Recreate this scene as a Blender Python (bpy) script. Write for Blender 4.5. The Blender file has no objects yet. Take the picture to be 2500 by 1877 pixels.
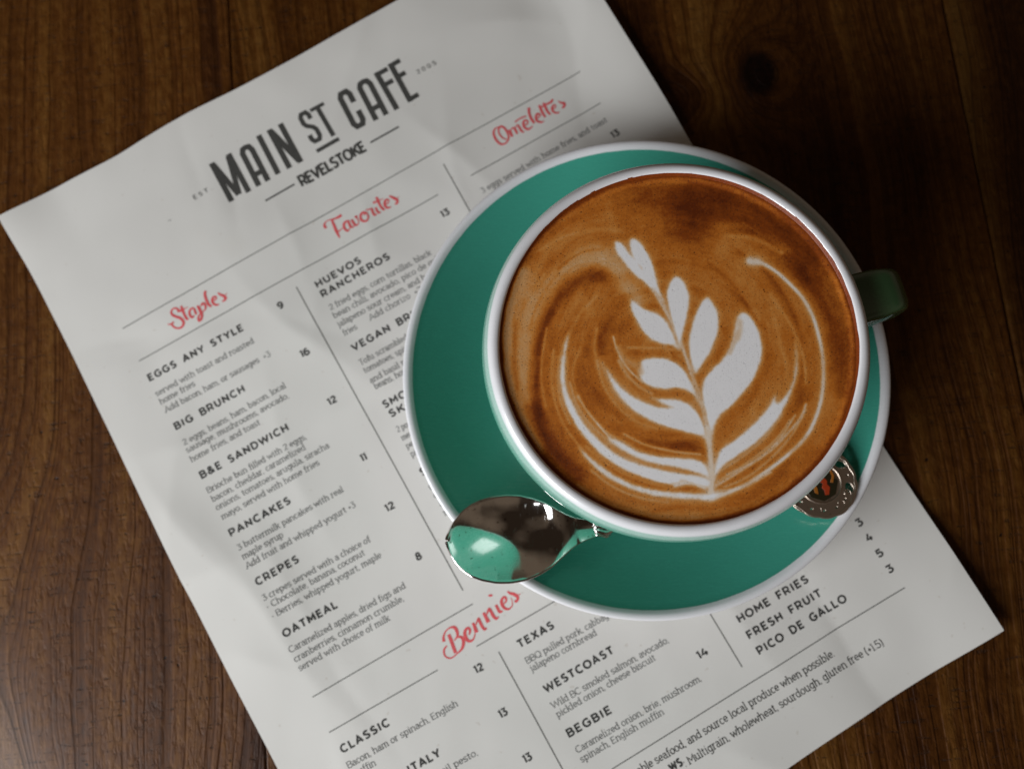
import bpy, bmesh, math, random
import numpy as np
from mathutils import Vector, Matrix

MM = 0.001
C = bpy.context.scene.collection
scene = bpy.context.scene
random.seed(4)

# ---------------------------------------------------------------- camera
cam_data = bpy.data.cameras.new('camera')
cam = bpy.data.objects.new('camera', cam_data); C.objects.link(cam)
cam.matrix_world = (Matrix.Translation((0, 0, 232.3045 * MM)) @
                    Matrix.Rotation(math.radians(7.6082572), 4, 'X') @ Matrix.Rotation(math.radians(1.75250049), 4, 'Y'))
cam_data.sensor_width = 36.0
cam_data.lens = 24.237
cam_data.clip_start = 0.01
cam_data.clip_end = 50
cam_data.dof.use_dof = True
cam_data.dof.focus_distance = 0.176
cam_data.dof.aperture_fstop = 9.0
cam_data.dof.aperture_blades = 7
scene.camera = cam

# ---------------------------------------------------------------- light: a dim warm room and one window
world = bpy.data.worlds.new('World'); scene.world = world
world.use_nodes = True
wn = world.node_tree.nodes; wl = world.node_tree.links
bg = wn['Background']
wt = wn.new('ShaderNodeTexCoord'); wz = wn.new('ShaderNodeTexNoise'); wr = wn.new('ShaderNodeValToRGB')
wz.inputs['Scale'].default_value = 1.3; wz.inputs['Detail'].default_value = 1.5
wl.new(wt.outputs['Generated'], wz.inputs['Vector']); wl.new(wz.outputs['Fac'], wr.inputs['Fac']); wl.new(wr.outputs['Color'], bg.inputs['Color'])
for e_, (p_, c_) in zip(wr.color_ramp.elements, ((0.40, (0.45, 0.30, 0.20, 1)), (0.60, (2.6, 1.95, 1.4, 1)))): e_.position = p_; e_.color = c_
bg.inputs['Strength'].default_value = 0.042

def area_light(name, loc, target, sx, sy, power, color):
    d = bpy.data.lights.new(name, 'AREA'); d.shape = 'RECTANGLE'; d.size = sx; d.size_y = sy
    d.energy = power; d.color = color
    o = bpy.data.objects.new(name, d); C.objects.link(o)
    o.location = loc
    o.rotation_euler = (Vector(target) - Vector(loc)).to_track_quat('-Z', 'Y').to_euler()
    return o
AZ, EL, DIST = math.radians(219), math.radians(27), 0.86
area_light('window_light', (DIST * math.cos(EL) * math.cos(AZ), DIST * math.cos(EL) * math.sin(AZ), DIST * math.sin(EL)),
           (0.0, 0.02, 0.02), 0.62, 0.50, 10.4, (0.965, 0.985, 1.0))
scene.view_settings.view_transform = 'Standard'
scene.view_settings.look = 'None'
scene.view_settings.exposure = 0.0
scene.view_settings.gamma = 1.0
scene.cycles.max_bounces = 8

# ---------------------------------------------------------------- traced shapes, all in millimetres on the table, menu or coffee
TEXT = [
    ('EGGS ANY STYLE', 'dish_name', -131.94, 32.0, -99.87, 49.73),
    ('served with toast and roasted', 'dish_description', -129.11, 26.61, -95.8, 45.26),
    ('home fries', 'dish_description', -127.44, 23.84, -115.67, 30.55),
    ('Add bacon, ham, or sausages  +3', 'dish_description', -125.45, 21.07, -89.77, 40.73),
    ('BIG BRUNCH', 'dish_name', -121.39, 15.27, -98.27, 28.61),
    ('2 eggs, beans, ham, bacon, local', 'dish_description', -118.09, 9.93, -84.06, 29.87),
    ('sausage, mushrooms, avocado,', 'dish_description', -116.86, 7.38, -82.96, 26.39),
    ('home fries, and toast', 'dish_description', -115.28, 4.27, -92.39, 17.32),
    ('B&E SANDWICH', 'dish_name', -111.53, -1.13, -82.59, 15.45),
    ('Brioche bun filled with 2 eggs,', 'dish_description', -109.04, -6.05, -76.33, 12.5),
    ('bacon, cheddar, caramelized', 'dish_description', -107.28, -8.95, -76.5, 8.92),
    ('onions, tomatoes, arugula, siracha', 'dish_description', -105.67, -11.69, -68.5, 9.56),
    ('mayo, served with home fries', 'dish_description', -103.56, -14.71, -71.59, 3.81),
    ('PANCAKES', 'dish_name', -100.27, -20.11, -80.87, -8.97),
    ('3 buttermilk pancakes with real', 'dish_description', -97.2, -24.7, -63.15, -5.07),
    ('maple syrup', 'dish_description', -95.44, -27.51, -82.61, -20.03),
    ('Add fruit and whipped yogurt +3', 'dish_description', -94.02, -30.43, -58.93, -10.09),
    ('CREPES', 'dish_name', -90.32, -35.71, -77.12, -28.05),
    ('3 crepes served with a choice of', 'dish_description', -87.87, -40.66, -53.59, -21.35),
    ('- Chocolate, banana, coconut', 'dish_description', -86.51, -43.27, -55.3, -25.7),
    ('- Berries, whipped yogurt, maple', 'dish_description', -84.69, -46.17, -49.75, -26.41),
    ('OATMEAL', 'dish_name', -80.5, -51.94, -63.84, -42.44),
    ('Caramelized apples, dried figs and', 'dish_description', -78.48, -56.83, -41.52, -36.11),
    ('cranberries, cinnamon crumble,', 'dish_description', -76.73, -59.7, -42.03, -40.23),
    ('served with choice of milk', 'dish_description', -75.14, -62.43, -46.41, -46.39),
    ('9', 'price', -87.69, 56.87, -86.03, 57.76),
    ('16', 'price', -79.13, 40.06, -76.27, 41.41),
    ('12', 'price', -69.01, 23.64, -66.45, 25.12),
    ('11', 'price', -57.37, 4.79, -55.51, 5.73),
    ('12', 'price', -48.52, -11.79, -45.84, -10.26),
    ('8', 'price', -38.03, -27.49, -36.43, -26.64),
    ('HUEVOS', 'dish_name', -74.83, 64.53, -59.68, 73.65),
    ('RANCHEROS', 'dish_name', -72.74, 61.07, -49.68, 74.96),
    ('2 fried eggs, corn tortillas, black', 'dish_description', -69.84, 56.49, -35.2, 76.49),
    ('bean chili, avocado, pico de gal', 'dish_description', -68.46, 53.56, -32.57, 74.13),
    ('jalapeno sour cream, and home', 'dish_description', -66.75, 50.54, -32.01, 70.45),
    ('fries', 'dish_description', -64.9, 47.57, -60.16, 50.13),
    ('Add chorizo  +2', 'dish_description', -55.93, 52.88, -38.11, 63.33),
    ('VEGAN BRUN', 'dish_name', -61.3, 42.2, -36.51, 56.75),
    ('Tofu scrambled,', 'dish_description', -58.7, 37.2, -42.17, 46.78),
    ('tomatoes, spin', 'dish_description', -57.16, 34.48, -42.2, 42.79),
    ('and basil pe', 'dish_description', -54.96, 31.0, -41.74, 38.57),
    ('beans, hom', 'dish_description', -53.33, 28.96, -42.07, 35.08),
    ('SMOK', 'dish_name', -50.13, 22.72, -39.97, 28.22),
    ('SKIL', 'dish_name', -48.02, 19.6, -39.11, 24.29),
    ('2 poac', 'dish_description', -45.49, 14.56, -40.13, 17.4),
    ('mea', 'dish_description', -43.83, 11.73, -40.37, 13.62),
    ('pepe', 'dish_description', -42.19, 8.98, -37.79, 11.43),
    ('pin', 'dish_description', -40.55, 6.26, -37.57, 7.99),
    ('SE', 'dish_name', -36.9, 0.21, -34.16, 1.93),
    ('mi', 'dish_description', -34.21, -4.57, -32.19, -3.32),
    ('on', 'dish_description', -32.6, -7.33, -30.28, -5.93),
    ('ac', 'dish_description', -30.68, -10.08, -28.67, -8.84),
    ('ri', 'dish_description', -29.23, -12.97, -27.38, -11.74),
    ('3 eggs served with home fries, and toast', 'dish_description', -17.77, 98.38, 26.58, 125.08),
    ('13', 'price', 28.29, 118.72, 30.81, 120.17),
    ('13', 'price', -31.68, 89.76, -29.08, 91.23),
    ('CLASSIC', 'dish_name', -60.51, -87.11, -45.61, -78.55),
    ('Bacon, ham or spinach, English', 'dish_description', -58.4, -91.74, -23.82, -72.47),
    ('muffin', 'dish_description', -56.84, -94.55, -49.49, -90.41),
    ('ITALY', 'dish_name', -38.94, -92.9, -29.14, -87.43),
    ('basil pesto,', 'dish_description', -31.34, -94.68, -17.28, -87.05),
    ('12', 'price', -18.32, -62.71, -15.79, -61.4),
    ('13', 'price', -10.24, -76.16, -7.98, -74.86),
    ('13', 'price', -2.45, -89.35, -0.21, -88.09),
    ('TEXAS', 'dish_name', -4.3, -54.7, 6.91, -48.24),
    ('BBQ pulled pork, cabbag', 'dish_description', -1.9, -59.68, 24.54, -44.95),
    ('jalapeno cornbread', 'dish_description', -0.42, -62.03, 20.76, -50.28),
    ('WESTCOAST', 'dish_name', 4.17, -68.4, 26.03, -55.82),
    ('Wild BC smoked salmon, avocado,', 'dish_description', 6.37, -73.27, 43.64, -52.27),
    ('pickled onion, cheese biscuit', 'dish_description', 7.82, -75.9, 39.4, -57.75),
    ('BEGBIE', 'dish_name', 11.3, -81.64, 25.0, -73.98),
    ('Caramelized onion, brie, mushroom,', 'dish_description', 13.89, -86.38, 53.67, -63.88),
    ('spinach, English muffin', 'dish_description', 15.31, -89.09, 41.62, -74.12),
    ('14', 'price', 52.99, -57.45, 56.11, -55.62),
    ('HOME FRIES', 'dish_name', 65.91, -45.99, 88.72, -33.07),
    ('FRESH FRUIT', 'dish_name', 68.83, -50.97, 92.77, -37.38),
    ('PICO DE GALLO', 'dish_name', 71.88, -55.77, 100.51, -38.85),
    ('3', 'price', 105.35, -15.78, 107.12, -14.67),
    ('4', 'price', 108.04, -20.46, 109.86, -19.42),
    ('5', 'price', 111.08, -25.4, 112.81, -24.36),
    ('3', 'price', 113.96, -30.3, 115.74, -29.19),
    ('able seafood, and source local produce when possible.', 'footer_line', 33.16, -92.25, 95.84, -55.87),
    ('WS', 'dish_name', 43.39, -91.18, 46.89, -89.07),
    (': Multigrain, wholewheat, sourdough, gluten free (+1.5)', 'footer_line', 47.59, -89.73, 111.33, -52.36),
    ('EST.', 'logo_small', -120.4, 97.03, -114.24, 100.74),
    ('2005', 'logo_small', -41.67, 143.86, -34.87, 147.63),
    ('REVELSTOKE', 'logo_word', -81.97, 101.65, -59.18, 114.98),
]
RULES = [
    (-142.81, 50.44, 16.86, 144.2),
    (-136.2, 39.01, -33.48, 98.12),
    (-21.95, 104.96, 23.99, 132.04),
    (-70.8, -70.33, -19.6, -41.03),
    (-65.02, -80.99, -30.74, -61.74),
    (-18.29, -54.37, 7.27, -39.82),
    (24.66, -90.85, 118.62, -34.56),
    (-82.15, 64.86, -22.9, -36.88),
    (-31.69, 109.35, -21.29, 90.34),
    (-11.13, -55.93, 9.8, -92.0),
    (56.5, -42.87, 66.38, -59.61),
]
LOGO_BARS = [
    (-94.81, 96.39, -84.77, 102.56, 0.66),
    (-58.07, 117.78, -48.03, 123.75, 0.66),
    (-77.33, 114.8, -69.46, 119.43, 1.49),
]
LOGO = [
    ('M', (-107.58, 96.0), (-100.4, 100.17), (-115.8, 110.33)),
    ('A', (-98.35, 101.57), (-93.52, 104.42), (-106.22, 116.0)),
    ('I', (-91.77, 105.93), (-89.83, 107.07), (-99.73, 120.55)),
    ('N', (-87.61, 108.16), (-82.07, 111.21), (-95.85, 122.83)),
    ('S', (-79.01, 116.98), (-74.59, 119.35), (-85.56, 128.89)),
    ('T', (-73.93, 119.11), (-68.91, 121.98), (-80.76, 130.78)),
    ('C', (-64.0, 122.04), (-58.96, 124.93), (-71.63, 136.58)),
    ('A', (-57.14, 125.8), (-51.71, 128.84), (-64.73, 140.51)),
    ('F', (-49.76, 129.77), (-45.05, 132.54), (-57.84, 144.16)),
    ('E', (-44.76, 132.77), (-40.84, 135.25), (-52.65, 147.59)),
]
SCRIPT_WORDS = {
    'Favorites': [
        [(-72.73, 86.16, 0.86), (-73.34, 87.02, 0.79), (-73.3, 87.96, 0.55), (-72.67, 88.72, 0.31), (-71.54, 89.25, 0.39), (-70.39, 89.46, 0.55), (-69.25, 89.87, 0.71), (-68.12, 90.46, 0.94), (-67.49, 91.02, 0.79)],
        [(-70.88, 89.21, 0.63), (-70.15, 87.67, 0.86), (-69.42, 85.95, 0.94), (-68.97, 84.93, 0.94), (-68.34, 83.73, 0.71), (-67.77, 82.62, 0.47)],
        [(-68.97, 84.93, 0.63), (-68.07, 85.17, 0.47), (-67.27, 85.76, 0.31), (-66.63, 86.26, 0.24)],
        [(-64.41, 88.45, 0.55), (-65.25, 88.72, 0.63), (-66.21, 88.13, 0.79), (-66.5, 87.11, 0.79), (-65.95, 85.74, 0.71), (-65.1, 85.14, 0.71), (-64.47, 85.72, 0.39), (-64.18, 86.74, 0.31)],
        [(-64.91, 88.45, 0.71), (-64.37, 87.25, 0.79), (-63.67, 86.39, 0.63), (-62.86, 86.72, 0.39)],
        [(-63.79, 89.29, 0.63), (-63.25, 88.26, 0.79), (-62.39, 87.14, 0.71), (-61.41, 87.56, 0.39), (-61.29, 88.58, 0.31), (-61.82, 89.61, 0.39), (-62.51, 90.3, 0.55), (-61.68, 90.38, 0.47)],
        [(-60.69, 90.27, 0.79), (-60.31, 89.07, 0.79), (-59.3, 88.54, 0.71), (-58.32, 88.86, 0.63), (-57.88, 90.06, 0.55), (-58.41, 91.26, 0.55), (-59.58, 91.79, 0.79), (-60.47, 91.21, 0.79), (-60.72, 90.27, 0.79)],
        [(-59.55, 90.76, 0.39), (-58.44, 91.95, 0.28)],
        [(-58.8, 92.81, 0.47), (-57.82, 92.81, 0.39), (-56.86, 93.25, 0.55), (-56.58, 92.47, 0.79), (-56.14, 91.44, 0.79), (-55.63, 90.85, 0.71), (-54.91, 91.28, 0.31)],
        [(-55.4, 93.68, 0.71), (-55.04, 92.65, 0.71), (-54.36, 91.79, 0.71), (-53.54, 91.79, 0.47)],
        [(-55.36, 97.46, 0.79), (-54.67, 96.25, 0.86), (-53.96, 94.53, 0.79), (-53.1, 93.33, 0.79), (-52.26, 92.65, 0.63)],
        [(-56.44, 95.4, 0.71), (-55.31, 95.74, 0.63), (-54.01, 96.42, 0.31), (-52.71, 96.92, 0.24)],
        [(-52.0, 94.87, 0.47), (-51.18, 95.2, 0.39), (-50.88, 96.14, 0.47), (-51.55, 96.57, 0.63), (-52.27, 95.72, 0.79), (-52.15, 94.35, 0.79), (-51.3, 93.5, 0.71), (-50.0, 93.83, 0.39)],
        [(-50.76, 97.92, 0.47), (-49.76, 97.4, 0.79), (-48.43, 96.71, 0.94), (-47.75, 96.02, 0.79), (-48.06, 95.01, 0.71), (-48.72, 95.01, 0.39)],
        [(-47.94, 96.87, 0.24), (-47.3, 97.72, 0.16)],
    ],
    'Staples': [
        [(-126.78, 51.86, 0.39), (-125.71, 51.94, 0.47), (-124.77, 52.67, 0.71)],
        [(-125.55, 51.93, 0.63), (-124.5, 50.87, 0.55), (-123.17, 50.46, 0.55), (-121.88, 50.86, 0.71), (-121.21, 52.16, 0.79), (-121.69, 53.31, 0.86), (-122.73, 54.13, 0.86), (-124.23, 54.63, 0.79), (-125.43, 55.3, 0.79), (-125.9, 56.29, 0.63), (-125.4, 57.28, 0.55), (-124.44, 57.6, 0.55), (-123.58, 57.1, 0.71), (-123.19, 56.11, 0.79)],
        [(-122.61, 58.42, 0.63), (-121.93, 56.93, 0.86), (-121.16, 55.28, 0.79), (-120.24, 53.79, 0.79), (-119.59, 53.79, 0.47)],
        [(-123.71, 56.61, 0.79), (-122.25, 56.77, 0.79), (-120.99, 57.59, 0.31), (-120.03, 57.91, 0.24)],
        [(-117.86, 57.57, 0.55), (-118.84, 57.41, 0.63), (-119.43, 56.42, 0.71), (-119.18, 55.1, 0.79), (-118.3, 54.28, 0.71), (-117.69, 54.93, 0.39)],
        [(-117.85, 57.4, 0.63), (-117.26, 55.92, 0.71), (-116.74, 55.42, 0.63)],
        [(-116.77, 58.39, 0.71), (-116.04, 57.39, 0.94), (-115.3, 55.91, 0.94), (-114.91, 54.92, 0.79), (-115.15, 53.61, 0.79), (-115.77, 53.12, 0.79), (-116.15, 53.94, 0.63), (-115.9, 55.09, 0.47), (-114.36, 56.56, 0.39), (-113.77, 57.71, 0.63), (-114.17, 58.87, 0.71), (-115.01, 59.21, 0.71), (-115.44, 58.22, 0.47)],
        [(-114.13, 63.67, 0.79), (-114.4, 62.67, 0.79), (-113.98, 61.18, 0.86), (-113.41, 59.86, 0.86), (-112.69, 58.7, 0.79), (-111.74, 58.04, 0.63)],
        [(-111.14, 60.34, 0.47), (-110.34, 60.66, 0.44), (-110.38, 61.49, 0.55), (-111.21, 61.5, 0.71), (-111.64, 60.51, 0.79), (-111.25, 59.35, 0.79), (-110.22, 58.69, 0.71), (-109.08, 58.84, 0.39)],
        [(-109.81, 62.97, 0.47), (-108.79, 62.31, 0.71), (-107.6, 61.8, 0.86), (-106.9, 60.97, 0.86), (-107.51, 60.15, 0.63), (-108.16, 59.99, 0.31)],
        [(-107.12, 61.96, 0.24), (-106.51, 62.95, 0.16)],
    ],
    'Omelettes': [
        [(-12.25, 123.32, 0.39), (-13.4, 122.79, 0.47), (-14.05, 121.38, 0.71), (-13.71, 119.62, 0.79), (-12.7, 117.86, 0.79), (-11.38, 116.8, 0.71), (-10.06, 116.97, 0.55), (-8.92, 118.19, 0.55), (-8.76, 119.95, 0.63), (-9.43, 121.71, 0.71), (-10.43, 123.13, 0.71), (-11.59, 123.49, 0.71), (-12.24, 122.61, 0.63), (-12.24, 121.37, 0.55), (-11.57, 119.96, 0.55), (-10.4, 118.9, 0.47), (-9.25, 118.54, 0.39)],
        [(-8.94, 122.06, 0.63), (-8.11, 121.35, 0.86), (-7.44, 119.59, 0.79)],
        [(-8.44, 121.35, 0.31), (-7.29, 122.93, 0.47), (-6.46, 122.4, 0.79), (-5.63, 120.63, 0.71)],
        [(-6.63, 122.58, 0.31), (-5.64, 123.98, 0.47), (-4.98, 123.28, 0.71), (-4.15, 121.68, 0.71), (-3.16, 121.33, 0.47)],
        [(-3.0, 123.98, 0.47), (-2.01, 124.5, 0.44), (-2.01, 125.48, 0.55), (-3.01, 125.75, 0.63), (-3.5, 124.69, 0.79), (-3.17, 123.27, 0.79), (-2.01, 122.38, 0.79), (-0.86, 122.9, 0.55), (-0.2, 123.78, 0.24)],
        [(-6.47, 125.05, 0.55), (-5.49, 125.93, 0.47), (-4.0, 126.82, 0.55), (-2.51, 127.35, 0.55)],
        [(-1.52, 130.64, 0.94), (-1.49, 129.12, 0.86), (-1.19, 127.7, 0.79), (-0.53, 126.09, 0.86), (0.46, 124.67, 0.71)],
        [(1.29, 126.61, 0.47), (2.28, 127.14, 0.44), (2.28, 128.03, 0.63), (1.46, 128.22, 0.71), (0.96, 126.97, 0.79), (1.45, 125.55, 0.79), (2.78, 125.01, 0.63), (3.93, 125.53, 0.31)],
        [(2.12, 131.6, 0.79), (2.95, 129.63, 0.86), (3.77, 127.85, 0.79), (4.43, 126.95, 0.71)],
        [(3.62, 132.48, 0.79), (4.44, 130.69, 0.86), (5.26, 128.9, 0.79), (6.25, 128.01, 0.71)],
        [(2.78, 130.7, 0.47), (4.44, 131.76, 0.71), (5.61, 132.29, 0.79), (6.6, 132.99, 0.79), (6.94, 133.88, 0.63)],
        [(7.09, 130.14, 0.47), (7.92, 130.67, 0.39), (7.92, 131.47, 0.47), (7.26, 131.56, 0.55), (6.76, 130.5, 0.71), (7.08, 129.25, 0.71), (8.24, 128.54, 0.63), (9.4, 128.89, 0.39)],
        [(8.92, 133.16, 0.31), (9.91, 132.44, 0.63), (10.91, 132.26, 0.94), (11.23, 131.55, 0.86), (10.73, 130.66, 0.71), (10.24, 130.84, 0.47)],
    ],
    'Bennies': [
        [(-28.83, -52.97, 0.94), (-29.03, -51.89, 0.71), (-28.73, -50.45, 0.47), (-27.84, -49.21, 0.39), (-26.64, -48.51, 0.55), (-25.43, -48.52, 0.94), (-24.66, -49.67, 0.94), (-24.49, -50.97, 0.71), (-25.08, -52.14, 0.39), (-25.53, -52.58, 0.31)],
        [(-25.53, -52.58, 0.31), (-24.63, -51.7, 0.31), (-23.58, -51.4, 0.71), (-22.67, -52.11, 0.94), (-22.5, -53.55, 0.94), (-22.94, -55.0, 0.79), (-23.68, -55.87, 0.55), (-24.67, -56.74, 0.39), (-25.75, -57.68, 0.39), (-26.94, -58.08, 0.44), (-28.3, -57.49, 0.47), (-28.8, -56.21, 0.55), (-28.64, -55.2, 0.55), (-27.88, -54.22, 0.44)],
        [(-27.36, -50.72, 0.94), (-26.58, -52.44, 1.02), (-25.8, -54.45, 1.02), (-25.02, -56.46, 0.94)],
        [(-20.73, -50.78, 0.39), (-20.41, -49.62, 0.71), (-20.75, -48.75, 0.79), (-21.51, -48.76, 0.71), (-22.1, -49.93, 0.94), (-21.93, -51.23, 1.02), (-21.16, -52.52, 0.94), (-20.11, -52.66, 0.71), (-19.22, -51.92, 0.47), (-18.78, -50.32, 0.31)],
        [(-19.57, -46.99, 0.71), (-18.95, -48.15, 0.94), (-18.33, -50.03, 1.18)],
        [(-18.5, -47.56, 0.31), (-17.77, -45.66, 0.63), (-17.16, -46.82, 0.86), (-16.39, -48.27, 0.86), (-15.63, -48.99, 0.71), (-15.07, -48.47, 0.39)],
        [(-16.13, -43.75, 0.79), (-15.36, -45.06, 0.94), (-14.45, -46.79, 1.18)],
        [(-15.07, -44.47, 0.31), (-14.33, -42.57, 0.71), (-13.57, -43.58, 0.86), (-12.81, -44.89, 0.94), (-11.9, -45.61, 0.71), (-11.18, -44.95, 0.31)],
        [(-12.08, -41.24, 0.79), (-11.47, -42.4, 0.86), (-10.86, -43.41, 0.86), (-9.88, -43.19, 0.47)],
        [(-13.92, -37.97, 0.63), (-13.88, -38.34, 1.41), (-13.85, -38.7, 0.63)],
        [(-9.52, -40.93, 0.35), (-8.77, -40.04, 0.55), (-8.93, -39.02, 0.71), (-9.68, -38.88, 0.63), (-10.28, -40.06, 0.86), (-9.97, -41.37, 0.94), (-9.06, -42.38, 0.79), (-7.85, -42.51, 0.55), (-6.8, -41.48, 0.31), (-6.81, -40.02, 0.24), (-7.27, -38.86, 0.19)],
        [(-8.33, -36.97, 0.55), (-7.57, -37.55, 0.71), (-6.37, -37.83, 0.94), (-5.16, -38.55, 0.94), (-5.0, -39.42, 0.79), (-5.6, -40.16, 0.71), (-6.06, -39.72, 0.31)],
        [(-4.86, -38.1, 0.24), (-4.13, -37.69, 0.24)],
    ],
}
FOAM_SHAPES = [
    [(-14.85, 26.24), (-14.14, 26.44), (-12.73, 25.34), (-11.35, 23.26), (-9.69, 21.18), (-8.17, 18.97), (-6.8, 17.36), (-5.58, 15.02), (-4.23, 12.39), (-2.62, 9.49), (-3.44, 10.51), (-4.79, 12.69), (-6.16, 14.14), (-7.81, 15.9), (-9.76, 17.37), (-11.42, 19.43), (-13.08, 21.5), (-14.46, 23.87)],
    [(-11.15, 26.22), (-10.42, 27.25), (-9.01, 26.65), (-7.63, 24.71), (-6.26, 22.34), (-5.2, 19.4), (-4.56, 16.47), (-3.92, 13.84), (-2.86, 11.23), (-1.81, 8.34), (-3.42, 11.23), (-5.04, 14.14), (-6.66, 17.06), (-8.03, 19.27), (-9.68, 21.48), (-10.77, 23.55)],
    [(0.21, 17.32), (1.86, 16.13), (3.13, 13.48), (3.44, 10.36), (2.74, 7.27), (1.84, 3.84), (1.3, 1.11), (0.96, -1.47), (0.29, 0.43), (-0.44, 3.16), (-1.21, 6.59), (-1.86, 10.04), (-2.12, 12.81), (-1.46, 15.24)],
    [(7.63, 11.87), (9.05, 10.55), (10.28, 7.58), (10.44, 4.5), (9.46, 1.1), (7.96, -2.29), (5.87, -5.33), (4.35, -7.68), (3.44, -4.99), (3.01, -1.61), (3.11, 1.79), (4.08, 5.2), (5.68, 9.32)],
    [(16.28, 7.91), (17.91, 7.15), (19.47, 4.82), (20.46, 1.75), (20.78, -1.64), (20.11, -5.0), (18.59, -8.36), (16.16, -11.69), (13.09, -15.02), (10.05, -17.66), (8.66, -19.97), (7.85, -22.93), (7.13, -20.96), (6.49, -16.68), (5.93, -13.69), (5.75, -11.36), (6.62, -8.69), (8.47, -6.47), (11.21, -3.65), (12.96, -0.95), (14.08, 2.45), (14.89, 6.2)],
    [(7.56, -33.32), (8.31, -30.09), (9.26, -26.97), (10.42, -25.54), (13.41, -23.57), (16.76, -20.94), (20.15, -17.65), (22.36, -14.68), (23.57, -12.55), (23.52, -15.01), (25.21, -13.68), (26.61, -11.69), (27.84, -9.03), (28.53, -5.68), (28.77, -2.32), (28.9, 1.73), (29.29, -2.32), (29.25, -5.68), (28.63, -9.03), (27.29, -12.35), (25.57, -15.66), (23.89, -18.3), (21.62, -21.06), (19.24, -23.55), (16.57, -25.52), (12.92, -28.0), (10.26, -29.95), (8.9, -31.7)],
    [(-11.09, 11.59), (-10.04, 10.48), (-7.39, 8.68), (-4.73, 7.7), (-2.76, 6.05), (-1.36, 3.51), (-0.36, 1.11), (0.68, -1.94), (-0.94, -0.52), (-3.58, -0.1), (-6.22, 1.13), (-8.17, 3.18), (-9.79, 5.93), (-10.95, 8.55)],
    [(-9.0, -4.64), (-7.66, -3.76), (-5.0, -3.56), (-2.35, -3.9), (0.26, -5.26), (2.18, -7.34), (3.55, -10.03), (4.53, -12.56), (5.54, -15.69), (3.79, -12.9), (2.06, -11.56), (-0.55, -10.9), (-3.2, -11.36), (-5.83, -10.9), (-8.12, -9.83), (-9.4, -8.01)],
    [(-17.53, -5.65), (-15.71, -8.68), (-13.11, -11.57), (-9.85, -13.84), (-6.26, -15.43), (-2.99, -16.09), (-0.56, -15.82), (-3.29, -15.03), (-6.22, -13.57), (-6.87, -13.17), (-3.92, -13.7), (-0.63, -13.83), (1.97, -14.69), (4.01, -16.48), (5.44, -18.99), (6.9, -23.91), (5.64, -22.8), (2.41, -21.96), (-1.48, -20.98), (-5.38, -19.67), (-8.62, -18.02), (-11.86, -15.7), (-14.58, -12.57), (-16.52, -9.36)],
    [(-26.53, 2.88), (-27.1, -1.56), (-27.67, -6.99), (-27.03, -11.71), (-25.4, -15.72), (-23.12, -19.7), (-19.55, -23.65), (-15.34, -27.05), (-10.81, -29.25), (-6.28, -30.53), (-1.12, -31.55), (3.4, -32.18), (6.92, -33.2), (7.18, -34.93), (3.32, -34.63), (0.76, -34.0), (-3.13, -34.33), (-7.0, -33.38), (-12.15, -31.46), (-16.68, -29.01), (-21.21, -25.1), (-25.1, -19.84), (-27.39, -15.19), (-28.42, -11.04), (-28.67, -6.99), (-28.04, -1.56)],
    [(-14.63, -23.77), (-10.75, -26.12), (-6.21, -27.54), (-1.02, -28.04), (3.51, -28.36), (6.07, -29.58), (7.13, -32.68), (5.34, -32.04), (3.42, -31.4), (-1.08, -30.25), (-6.25, -29.23), (-10.13, -28.07), (-14.34, -25.8), (-17.58, -23.32)],
    [(-24.49, -24.98), (-21.24, -28.24), (-17.36, -31.16), (-12.84, -33.73), (-8.33, -35.2), (-3.18, -36.07), (1.34, -36.31), (5.84, -36.54), (10.37, -35.88), (7.4, -38.07), (3.22, -37.84), (-1.92, -37.54), (-7.08, -36.93), (-12.23, -35.47), (-16.74, -33.23), (-20.61, -30.33), (-23.2, -27.46)],
]
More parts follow.
